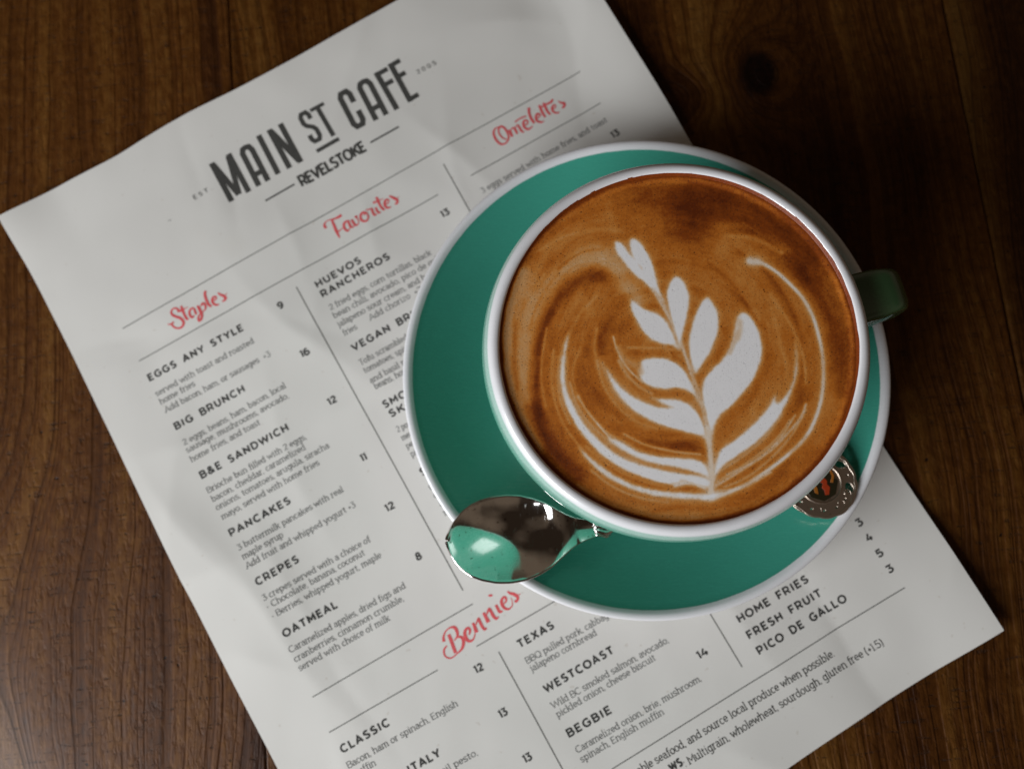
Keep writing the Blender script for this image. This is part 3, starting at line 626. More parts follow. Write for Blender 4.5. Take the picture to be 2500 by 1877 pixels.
bb = bmesh.new(); bmesh.ops.create_cube(bb, size=1.0, matrix=Matrix.Diagonal((1.28, 1.2, 0.02, 1)))
me = bpy.data.meshes.new('underframe'); bb.to_mesh(me); bb.free()
und = bpy.data.objects.new('underframe', me); C.objects.link(und); und.parent = table; und.location = (0.035, 0, -0.041)
me.materials.append(wood_material('underframe_wood', [], 11.0, 0.3))

# ---------------------------------------------------------------- the menu sheet
menu = empty('menu', (0, 0, 0)); 
tag(menu, 'crumpled off-white paper menu printed MAIN ST CAFE under the saucer', 'menu')
cm, sn = math.cos(MENU_ANG), math.sin(MENU_ANG)
TLc, TRc, BRc, BLc = (-118.0, 173.2), (107.9, 174.0), (103.4, -114.4), (-116.2, -119.0)
NU, NV = 170, 220
us = np.linspace(0, 1, NU); vs = np.linspace(0, 1, NV)
V = []
for t in vs:
    for s in us:
        top = np.array(TLc) * (1 - s) + np.array(TRc) * s; bot = np.array(BLc) * (1 - s) + np.array(BRc) * s
        q = bot * (1 - t) + top * t
        q = q + np.array([0.35 * math.sin(t * 9), 0.0]) * (abs(s - 0.5) > 0.49) + np.array([0, 0.25 * math.sin(s * 11)]) * (abs(t - 0.5) > 0.49)
        q = q + np.array([0, -1.3 * 4 * s * (1 - s) * (1 - t)]) + np.array([0, 1.2 * math.exp(-((s - 0.33) / 0.09) ** 2) - 0.5 * math.exp(-((s - 0.2) / 0.05) ** 2)]) * t ** 6
        V.append((q[0] * cm - q[1] * sn, q[0] * sn + q[1] * cm, 0))
V = np.array(V); V[:, 2] = paper_z(V[:, 0], V[:, 1])
F_ = [(j * NU + i, j * NU + i + 1, (j + 1) * NU + i + 1, (j + 1) * NU + i) for j in range(NV - 1) for i in range(NU - 1)]
# the underside and the cut edge have vertices of their own, so the edge stays crisp
NT = NU * NV
low = V.copy(); low[:, 2] -= 0.07
loop = [i for i in range(NU)] + [j * NU + NU - 1 for j in range(1, NV)] + [(NV - 1) * NU + i for i in range(NU - 2, -1, -1)] + [j * NU for j in range(NV - 2, 0, -1)]
V = np.concatenate([V, low, V[loop], low[loop]])
F_ += [tuple(q + NT for q in f[::-1]) for f in F_]
nl = len(loop)
F_ += [(2 * NT + k, 2 * NT + nl + k, 2 * NT + nl + (k + 1) % nl, 2 * NT + (k + 1) % nl) for k in range(nl)]
sheet = mesh_obj('sheet', V * MM, F_, paper, menu)

def lift(pts, k=0.0):
    p = np.asarray(pts, float)
    z = paper_z(p[:, 0], p[:, 1]) + 0.045 + k
    return np.stack([p[:, 0], p[:, 1], z], 1) * MM

class Ink:
    """collects ribbons of print that lie on the sheet"""
    def __init__(s): s.V = []; s.F = []; s.k = 0
    def ribbon(s, pts, w, closed=False):
        p = np.asarray(pts, float)
        keep = [0] + [i for i in range(1, len(p)) if np.hypot(*(p[i] - p[i - 1])) > 1e-4]
        w = np.broadcast_to(np.asarray(w, float), (len(p),))[keep]; p = p[keep]
        q_, w_ = [p[0]], [w[0]]
        for i in range(1, len(p)):
            m_ = max(1, int(math.ceil(np.hypot(*(p[i] - p[i - 1])) / 1.2)))
            for j in range(1, m_ + 1): q_.append(p[i - 1] + (p[i] - p[i - 1]) * j / m_); w_.append(w[i - 1] + (w[i] - w[i - 1]) * j / m_)
        p = np.array(q_); w = np.array(w_)
        n = len(p)
        if n < 2: return
        d = np.diff(p, axis=0); d /= np.linalg.norm(d, axis=1)[:, None]
        nr = np.stack([-d[:, 1], d[:, 0]], 1)
        off = np.zeros_like(p)
        off[0] = nr[0]; off[-1] = nr[-1]
        if closed:
            a = nr[-1]; b = nr[0]; mth = a + b; mth /= max(1e-6, np.linalg.norm(mth)); off[0] = off[-1] = mth / max(0.5, abs(mth @ a))
        for i in range(1, n - 1):
            m_ = nr[i - 1] + nr[i]; L_ = np.linalg.norm(m_)
            if L_ < 1e-4: off[i] = nr[i]; continue
            m_ /= L_; off[i] = m_ / max(0.72, m_ @ nr[i])
        s.k += 1; k = (s.k % 9) * 0.004
        a = lift(p + off * w[:, None] / 2, k); b = lift(p - off * w[:, None] / 2, k)
        o = len(s.V)
        for i in range(n): s.V += [tuple(a[i]), tuple(b[i])]
        for i in range(n - 1): s.F.append((o + 2 * i, o + 2 * i + 1, o + 2 * i + 3, o + 2 * i + 2))
    def line(s, a, b, w, step=3.0):
        n = max(2, int(np.hypot(b[0] - a[0], b[1] - a[1]) / step) + 1)
        t = np.linspace(0, 1, n)[:, None]; s.ribbon(np.array(a) * (1 - t) + np.array(b) * t, w)
    def build(s, name, mat, label=None):
        o = mesh_obj(name, s.V, s.F, mat, menu, smooth=True)
        if label: o['label'] = label
        return o

def E(cx, cy, rx, ry, a0, a1, n=7):
    t = np.radians(np.linspace(a0, a1, n)); return [(cx + rx * math.cos(q), cy + ry * math.sin(q)) for q in t]

# geometric sans capitals: cap height 7; (advance, strokes)
SANS = {
 'A': (6.6, [[(0.4, 0), (3.3, 7), (6.2, 0)], [(1.4, 2.0), (5.2, 2.0)]]),
 'B': (5.8, [[(0.8, 3.65), (3.6, 3.65)] + E(3.4, 5.2, 1.6, 1.55, -80, 90) + [(0.8, 6.75), (0.8, 0.25)] + [(3.6, 0.25)] + E(3.6, 1.95, 1.9, 1.7, -90, 85)]),
 'C': (6.4, [E(3.7, 3.5, 3.1, 3.3, 48, 312, 13)]),
 'D': (6.6, [[(0.8, 0.25), (0.8, 6.75), (2.8, 6.75)] + E(2.8, 3.5, 3.2, 3.25, 88, -88, 10) + [(0.8, 0.25)]]),
 'E': (5.2, [[(4.8, 6.7), (0.8, 6.7), (0.8, 0.3), (4.9, 0.3)], [(0.8, 3.6), (4.3, 3.6)]]),
 'F': (5.0, [[(4.8, 6.7), (0.8, 6.7), (0.8, 0)], [(0.8, 3.3), (4.3, 3.3)]]),
 'G': (6.9, [E(3.7, 3.5, 3.1, 3.3, 48, 318, 13) + [(6.1, 1.4), (6.1, 3.3), (4.1, 3.3)]]),
 'H': (6.4, [[(0.8, 0), (0.8, 7)], [(5.6, 0), (5.6, 7)], [(0.8, 3.5), (5.6, 3.5)]]),
 'I': (2.0, [[(1.0, 0), (1.0, 7)]]),
 'K': (6.0, [[(0.8, 0), (0.8, 7)], [(5.6, 7), (0.9, 2.4)], [(2.6, 4.0), (5.8, 0)]]),
 'L': (4.8, [[(0.8, 7), (0.8, 0.3), (4.7, 0.3)]]),
 'M': (7.6, [[(0.8, 0), (0.8, 6.8), (3.8, 2.0), (6.8, 6.8), (6.8, 0)]]),
 'N': (6.6, [[(0.8, 0), (0.8, 6.6), (5.8, 0.4), (5.8, 7)]]),
 'O': (7.4, [E(3.7, 3.5, 3.25, 3.3, 90, 450, 19)]),
 'P': (5.8, [[(0.8, 0), (0.8, 6.75), (3.2, 6.75)] + E(3.2, 4.75, 2.0, 2.0, 85, -85) + [(0.8, 2.75)]]),
 'R': (6.0, [[(0.8, 0), (0.8, 6.75), (3.2, 6.75)] + E(3.2, 4.75, 2.0, 2.0, 85, -85) + [(0.8, 2.75)], [(3.6, 2.7), (5.4, 0)]]),
 'S': (5.4, [E(2.8, 5.2, 2.0, 1.6, 35, 180, 7) + [(1.2, 4.2), (2.8, 3.6), (4.3, 3.0)] + E(2.7, 1.9, 2.1, 1.65, 15, -150, 8)]),
 'T': (5.6, [[(0.1, 6.7), (5.5, 6.7)], [(2.8, 6.7), (2.8, 0)]]),
 'U': (6.3, [[(0.8, 7), (0.8, 2.7)] + E(3.15, 2.7, 2.35, 2.45, 190, 350, 9) + [(5.5, 2.7), (5.5, 7)]]),
 'V': (6.4, [[(0.3, 7), (3.2, 0.2), (6.1, 7)]]),
 'W': (9.6, [[(0.3, 7), (2.5, 0.2), (4.8, 6.6), (7.1, 0.2), (9.3, 7)]]),
 'X': (6.0, [[(0.4, 7), (5.6, 0)], [(5.5, 7), (0.4, 0)]]),
 'Y': (6.0, [[(0.2, 7), (3.0, 3.0), (5.8, 7)], [(3.0, 3.1), (3.0, 0)]]),
 '&': (6.6, [[(5.9, 0.1), (1.6, 4.9)] + E(2.9, 5.7, 1.35, 1.1, 200, 0, 8) + [(4.0, 4.8), (1.3, 3.0)] + E(2.6, 1.8, 1.9, 1.55, 150, 300, 7) + [(5.8, 3.2)]]),
 '.': (2.0, [[(0.7, 0.3), (1.5, 0.3)]]),
 '1': (3.0, [[(0.2, 5.9), (1.8, 6.7), (1.8, 0)]]),
 '2': (5.0, [E(2.5, 5.0, 1.9, 1.75, 160, -20, 8) + [(0.5, 0.35), (4.8, 0.35)]]),
 '3': (5.0, [[(0.5, 6.7), (4.3, 6.7), (2.3, 4.2)] + E(2.4, 2.15, 2.1, 1.9, 80, -150, 9)]),
 '4': (5.6, [[(3.2, 7), (0.5, 2.1), (5.3, 2.1)], [(3.9, 3.9), (3.9, 0)]]),
 '5': (5.0, [[(4.3, 6.7), (1.1, 6.7), (0.8, 3.9), (2.4, 4.1)] + E(2.4, 2.2, 2.2, 1.95, 80, -150, 9)]),
 '6': (5.4, [[(4.2, 6.6)] + E(3.0, 3.6, 2.4, 3.2, 95, 180, 5) + E(2.8, 2.2, 2.15, 1.95, 180, 540, 13)]),
 '8': (5.4, [E(2.7, 5.2, 1.7, 1.6, -90, 270, 13), E(2.7, 1.95, 2.15, 1.75, 90, 450, 13)]),
 '9': (5.4, [[(1.2, 0.4)] + E(2.4, 3.4, 2.4, 3.2, -85, 0, 5) + E(2.6, 4.8, 2.15, 1.95, 0, 360, 13)]),
 '0': (5.6, [E(2.8, 3.5, 2.2, 3.3, 90, 450, 15)]),
}
# slab-serif lower case: x height 5, ascender 7.4
def sl(x, y, w=1.5): return [(x - w / 2, y), (x + w / 2, y)]
SLAB = {
 'a': (4.6, [E(2.1, 3.3, 1.5, 1.5, 150, 0, 6) + [(3.6, 0.2), (4.5, 0.2)], E(2.1, 1.5, 1.5, 1.35, 60, 330, 9), [(2.3, 2.9), (3.6, 2.9)]]),
 'b': (5.2, [[(0.3, 7.2), (1.1, 7.2), (1.1, 0.1)], E(2.8, 2.5, 1.75, 2.3, 160, -160, 12)]),
 'c': (4.4, [E(2.5, 2.5, 1.85, 2.3, 45, 315, 11)]),
 'd': (5.3, [[(3.3, 7.2), (4.1, 7.2), (4.1, 0.2), (4.9, 0.2)], E(2.4, 2.5, 1.75, 2.3, 20, 340, 12)]),
 'e': (4.7, [[(0.7, 2.6), (4.1, 2.6)] + E(2.4, 2.6, 1.75, 2.2, 0, 315, 12)]),
 'f': (3.4, [E(2.7, 5.9, 1.1, 1.3, 60, 180, 5) + [(1.6, 0)], [(0.4, 4.8), (3.0, 4.8)], sl(1.6, 0.15, 2.0)]),
 'g': (5.2, [E(2.4, 2.6, 1.7, 2.2, 20, 340, 12), [(4.9, 4.8), (4.1, 4.8), (4.1, -0.6)] + E(2.5, -0.6, 1.6, 1.4, 0, -150, 6)]),
 'h': (5.5, [[(0.3, 7.2), (1.1, 7.2), (1.1, 0)], [(1.1, 3.2)] + E(2.8, 3.2, 1.6, 1.6, 150, 0, 6) + [(4.4, 0)], sl(1.1, 0.15, 1.6), sl(4.4, 0.15, 1.5)]),
 'i': (2.6, [[(0.4, 4.8), (1.3, 4.8), (1.3, 0)], sl(1.3, 0.15, 1.9), [(0.95, 6.7), (1.65, 6.7)]]),
 'j': (2.5, [[(0.3, 4.8), (1.4, 4.8), (1.4, -1.2), (0.8, -1.9), (0.0, -1.8)], [(1.05, 6.7), (1.75, 6.7)]]),
 'k': (5.2, [[(0.3, 7.2), (1.1, 7.2), (1.1, 0)], [(4.3, 4.7), (1.2, 2.0)], [(2.3, 2.9), (4.5, 0.1)], sl(1.1, 0.15, 1.6), sl(4.3, 4.75, 1.2), sl(4.5, 0.15, 1.2)]),
 'l': (2.6, [[(0.4, 7.2), (1.3, 7.2), (1.3, 0)], sl(1.3, 0.15, 1.9)]),
 'm': (8.0, [[(0.3, 4.8), (1.1, 4.8), (1.1, 0)], [(1.1, 3.4)] + E(2.6, 3.4, 1.4, 1.4, 150, 0, 5) + [(4.0, 0)], [(4.0, 3.4)] + E(5.5, 3.4, 1.4, 1.4, 150, 0, 5) + [(6.9, 0)], sl(1.1, 0.15), sl(4.0, 0.15, 1.3), sl(6.9, 0.15)]),
 'n': (5.5, [[(0.3, 4.8), (1.1, 4.8), (1.1, 0)], [(1.1, 3.2)] + E(2.8, 3.2, 1.6, 1.6, 150, 0, 6) + [(4.4, 0)], sl(1.1, 0.15, 1.6), sl(4.4, 0.15, 1.5)]),
 'o': (5.0, [E(2.5, 2.5, 1.95, 2.3, 90, 450, 15)]),
 'p': (5.3, [[(0.3, 4.8), (1.1, 4.8), (1.1, -2.0)], E(2.8, 2.5, 1.75, 2.3, 160, -160, 12), sl(1.1, -1.9, 1.8)]),
 'q': (5.3, [[(4.1, 4.8), (4.1, -2.0)], E(2.4, 2.5, 1.75, 2.3, 20, 340, 12), sl(4.1, -1.9, 1.8)]),
 'r': (3.9, [[(0.3, 4.8), (1.2, 4.8), (1.2, 0)], [(1.2, 3.0), (1.9, 4.3), (2.8, 4.8), (3.5, 4.5)], sl(1.2, 0.15, 2.0)]),
 's': (4.3, [E(2.15, 3.75, 1.55, 1.15, 20, 185, 6) + [(1.3, 2.75), (3.0, 2.2)] + E(2.1, 1.3, 1.65, 1.2, 15, -165, 7)]),
 't': (3.5, [[(1.5, 6.4), (1.5, 1.2)] + E(2.4, 1.1, 0.9, 0.9, 190, 300, 4), [(0.4, 4.8), (3.0, 4.8)]]),
 'u': (5.5, [[(0.3, 4.8), (1.0, 4.8), (1.0, 1.9)] + E(2.6, 1.8, 1.6, 1.6, 190, 340, 6), [(3.4, 4.8), (4.2, 4.8), (4.2, 0.2), (5.1, 0.2)]]),
 'v': (5.0, [[(0.5, 4.8), (2.5, 0.1), (4.5, 4.8)], sl(0.6, 4.8, 1.4), sl(4.4, 4.8, 1.4)]),
 'w': (7.2, [[(0.5, 4.8), (2.1, 0.2), (3.6, 4.6), (5.1, 0.2), (6.7, 4.8)], sl(0.6, 4.8, 1.3), sl(6.6, 4.8, 1.3)]),
 'x': (5.0, [[(0.6, 4.8), (4.4, 0)], [(4.3, 4.8), (0.6, 0)]]),
 'y': (5.0, [[(0.5, 4.8), (2.6, 0.2)], [(4.5, 4.8), (2.0, -1.5), (0.8, -1.9)], sl(0.6, 4.8, 1.4), sl(4.4, 4.8, 1.4)]),
 'z': (4.5, [[(0.5, 4.7), (3.9, 4.7), (0.5, 0.2), (4.0, 0.2)]]),
 ',': (1.8, [[(0.9, 0.6), (0.6, -0.9)]]), '.': (1.8, [[(0.5, 0.3), (1.2, 0.3)]]), ':': (2.2, [[(0.6, 0.4), (1.3, 0.4)], [(0.6, 4.2), (1.3, 4.2)]]),
 '-': (3.2, [[(0.6, 2.4), (2.2, 2.4)]]), '+': (4.2, [[(0.6, 2.8), (3.6, 2.8)], [(2.1, 4.3), (2.1, 1.3)]]),
 '(': (2.8, [E(2.9, 2.9, 2.2, 4.6, 120, 240, 8)]), ')': (2.8, [E(-0.1, 2.9, 2.2, 4.6, 60, -60, 8)]), ' ': (2.6, []),
 'Q': (7.4, [E(3.7, 3.5, 3.1, 3.3, 90, 450, 17), [(4.2, 1.4), (6.6, -0.7)]]),
}
for ch in '0123456789ABCDEGIMSTW':
    adv, st = SANS[ch] if ch in SANS else (5.4, [])
    st = [list(q) for q in st]
    ex = {'A': [(0.4, 0.15), (6.2, 0.15)], 'I': [(1.0, 0.15), (1.0, 6.85)], 'M': [(0.8, 0.15), (6.8, 0.15)], 'T': [(2.8, 0.15)], 'W': [(0.3, 6.85), (9.3, 6.85)], '1': [(1.8, 0.15)]}.get(ch, [])
    SLAB.setdefault(ch, (adv, st + [sl(a_, b_, 1.9) for a_, b_ in ex]))
SANS['3'] = SANS['3']; SANS[' '] = (4.2, [])

STYLE = {'dish_name': (SANS, 7.0, 2.35, 0.60, 1.9, ink_black), 'price': (SANS, 7.0, 2.3, 0.58, 0.5, ink_black),
         'dish_description': (SLAB, 5.0, 1.48, 0.235, 0.0, ink_grey), 'footer_line': (SLAB, 5.0, 1.75, 0.27, 0.0, ink_black),
         'logo_small': (SANS, 7.0, 1.6, 0.3, 3.5, ink_rule), 'logo_word': (SANS, 7.0, 4.1, 0.95, 0.55, ink_logo)}
def print_text(s, style, x0, y0, x1, y1, ink):
    font, hu, hmm, w, track, mat = STYLE[style]
    tot = sum(font[ch][0] for ch in s) + track * (len(s) - 1)
    d = Vector((x1 - x0, y1 - y0)); L = d.length; d /= L; n = Vector((-d.y, d.x))
    kx = L / tot; ky = hmm / hu; cx = 0.0
    for ch in s:
        adv, st = font[ch]
        for q in st:
            ink.ribbon([(x0 + d.x * (cx + a) * kx + n.x * b * ky, y0 + d.y * (cx + a) * kx + n.y * b * ky) for a, b in q], w)
        cx += adv + track
for s, style, x0, y0, x1, y1 in TEXT:
    ink = Ink(); print_text(s, style, x0, y0, x1, y1, ink)
    ink.build({'logo_small': 'date_print', 'logo_word': 'town_print'}.get(style, style), STYLE[style][5])
for r in RULES:
    ink = Ink(); ink.line(r[:2], r[2:], 0.34); ink.build('divider_line', ink_rule)
for r in LOGO_BARS:
    ink = Ink(); ink.line(r[:2], r[2:4], r[4]); ink.build('logo_bar', ink_logo)
# the condensed logo letters, each laid between its own traced corners
LG = {
 'M': [([(0.09, 0), (0.09, 1)], 1), ([(0.12, 0.96), (0.48, 0.06)], 0.95), ([(0.50, 0.06), (0.86, 0.96)], 0.95), ([(0.91, 1), (0.91, 0)], 1)],
 'A': [([(0.17, 0), (0.17, 0.84), (0.30, 0.925), (0.50, 0.94), (0.72, 0.92), (0.83, 0.82), (0.83, 0)], 1), ([(0.17, 0.27), (0.83, 0.27)], 1)],
 'I': [([(0.5, 0), (0.5, 1)], 1)],
 'N': [([(0.15, 0), (0.15, 1)], 1), ([(0.18, 0.95), (0.82, 0.05)], 1.1), ([(0.86, 0), (0.86, 1)], 1)],
 'S': [([(0.80, 0.70), (0.80, 0.84), (0.68, 0.93), (0.32, 0.93), (0.18, 0.84), (0.18, 0.66), (0.30, 0.57), (0.68, 0.46), (0.82, 0.36), (0.82, 0.16), (0.68, 0.07), (0.32, 0.07), (0.18, 0.16), (0.18, 0.30)], 0.82)],
 'T': [([(0.5, 0), (0.5, 0.93)], 0.85), ([(0.02, 0.95), (0.98, 0.95)], 0.7)],
 'C': [([(0.82, 0.62), (0.82, 0.84), (0.68, 0.93), (0.32, 0.93), (0.18, 0.84), (0.18, 0.16), (0.32, 0.07), (0.68, 0.07), (0.82, 0.16), (0.82, 0.40)], 1)],
 'F': [([(0.20, 0), (0.20, 1)], 1), ([(0.20, 0.94), (0.98, 0.94)], 0.9), ([(0.20, 0.64), (0.92, 0.64)], 0.9)],
 'E': [([(0.20, 0), (0.20, 1)], 1), ([(0.20, 0.945), (1.0, 0.945)], 0.9), ([(0.20, 0.64), (0.92, 0.64)], 0.9), ([(0.20, 0.055), (1.0, 0.055)], 0.9)],
}
for ch, bl, br, tl in LOGO:
    ink = Ink(); bl, br, tl = map(np.array, (bl, br, tl))
    for q, wf in LG[ch]:
        pts = [bl + (br - bl) * a + (tl - bl) * b for a, b in q]
        ink.ribbon(pts, 2.0 * wf)
    ink.build('logo_letter', ink_logo)
for word, strokes in SCRIPT_WORDS.items():
    ink = Ink()
    for st in strokes:
        p = catmull(st, 5); ink.ribbon(p[:, :2], np.maximum(0.12, p[:, 2]) * 1.12)
    ink.build('section_heading', ink_red, 'red brush script heading ' + word)
ink = Ink(); ink.line((-129.3, 89.2), (-128.3, 89.6), 0.25); ink.build('ink_speck', ink_rule)

# ---------------------------------------------------------------- turned shapes
def lathe(profile, seg=192, name='body', mat=None, parent=None, refine=3):
    """profile: (r, z, glaze) in mm, bottom centre round to top centre"""
    P = catmull(profile, refine)
    V = []; G = []; F = []
    n = len(P)
    for r, z, gl in P:
        for k in range(seg):
            a = 2 * math.pi * k / seg
            V.append((max(r, 0.02) * math.cos(a) * MM, max(r, 0.02) * math.sin(a) * MM, z * MM)); G.append(gl)
    for i in range(n - 1):
        for k in range(seg):
            k2 = (k + 1) % seg
            F.append((i * seg + k, i * seg + k2, (i + 1) * seg + k2, (i + 1) * seg + k))
    F.append(tuple(range(seg))[::-1]); F.append(tuple((n - 1) * seg + k for k in range(seg)))
    o = mesh_obj(name, V, F, mat, parent, attrs={'glaze': G})
    return o

Z0 = 1.6
saucer_prof = [(0, 2, 0), (14, 2, 0), (27, 2, 0), (29, 1.5, 0), (30, 0.3, 0), (31.5, 0, 0), (33, 0.3, 0), (34, 2.4, 0), (42, 4.0, 0), (52, 5.6, 0), (62, 10.0, 0),
               (70, 14.9, 0), (73.6, 16.6, 0), (74.8, 17.4, 0), (75.1, 18.2, 0), (74.8, 18.9, 0), (74.1, 19.2, 0), (73.2, 19.1, 0), (72.4, 18.6, 0.15),
               (71.8, 18.1, 0.7), (70.8, 17.4, 1.0), (69.5, 16.6, 1), (66, 14.5, 1), (60, 11.2, 1), (54, 8.5, 1), (48, 6.5, 1), (42, 5.5, 1), (36, 5.2, 1), (31, 5.0, 1), (29.5, 5.3, 1), (27.5, 5.6, 1),
               (25.5, 5.1, 1), (22, 4.9, 1), (10, 4.9, 1), (0, 4.9, 1)]
saucer = lathe(saucer_prof, 224, 'saucer', glaze)
saucer.location = (34.3 * MM, 33.0 * MM, Z0 * MM)
tag(saucer, 'round green glazed saucer with white rim lying on the menu', 'saucer')

CUPX, CUPY = 35.4, 32.6
cup = empty('coffee_cup', (CUPX * MM, CUPY * MM, 6.2 * MM))
cup.scale = (1.0, 0.998, 1.0)
tag(cup, 'wide green ceramic cup with thick white rim standing on the saucer', 'cup')
cz = 6.2
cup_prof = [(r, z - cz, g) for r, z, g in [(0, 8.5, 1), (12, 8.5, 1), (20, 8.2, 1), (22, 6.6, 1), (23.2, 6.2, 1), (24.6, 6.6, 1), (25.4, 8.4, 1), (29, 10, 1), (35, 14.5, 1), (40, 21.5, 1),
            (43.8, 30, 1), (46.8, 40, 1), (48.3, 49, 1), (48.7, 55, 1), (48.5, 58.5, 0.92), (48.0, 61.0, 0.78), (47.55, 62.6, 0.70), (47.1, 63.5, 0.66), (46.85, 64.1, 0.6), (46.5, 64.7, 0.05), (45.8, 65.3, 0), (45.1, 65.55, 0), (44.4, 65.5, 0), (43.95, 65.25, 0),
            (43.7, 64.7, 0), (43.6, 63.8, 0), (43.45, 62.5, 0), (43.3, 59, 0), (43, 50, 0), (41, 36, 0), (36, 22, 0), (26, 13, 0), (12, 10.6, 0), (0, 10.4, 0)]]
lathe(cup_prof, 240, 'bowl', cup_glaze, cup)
# handle: a flat strap bent into a loop
path = catmull([(44.0, 55.5), (49, 56.2), (55, 56.4), (58.6, 55.7), (61.4, 52.2), (62.0, 46.5), (60.4, 40), (57.5, 33), (51, 27), (44.5, 23.5), (38, 22)], 6)
V = []; F = []; NS = 28
az = math.radians(15.2)
ta = np.gradient(path, axis=0); ta /= np.linalg.norm(ta, axis=1)[:, None]
for i, (r, z) in enumerate(path):
    hwid = 6.7 - 0.35 * math.sin(i / len(path) * math.pi); ht = 2.9
    if 12 < i < 30: hwid -= 0.5 * math.sin((i - 12) / 18 * math.pi)
    nr, nz = -ta[i][1], ta[i][0]
    for k in range(NS):
        a = 2 * math.pi * k / NS
        ca, sa = math.cos(a), math.sin(a)
        wx = hwid * math.copysign(abs(ca) ** 0.42, ca); tt = ht * math.copysign(abs(sa) ** 0.75, sa)
        rr, zz = r + nr * tt, z + nz * tt - cz
        V.append(((rr * math.cos(az) - wx * math.sin(az)) * MM, (rr * math.sin(az) + wx * math.cos(az)) * MM, zz * MM))
n = len(path)
for i in range(n - 1):
    for k in range(NS): F.append((i * NS + k, i * NS + (k + 1) % NS, (i + 1) * NS + (k + 1) % NS, (i + 1) * NS + k))
F += [tuple(range(NS))[::-1], tuple((n - 1) * NS + k for k in range(NS))]
fix_normals(mesh_obj('handle', V, F, shaded_handle_glaze, cup, attrs={'glaze': [1.0] * len(V)}))

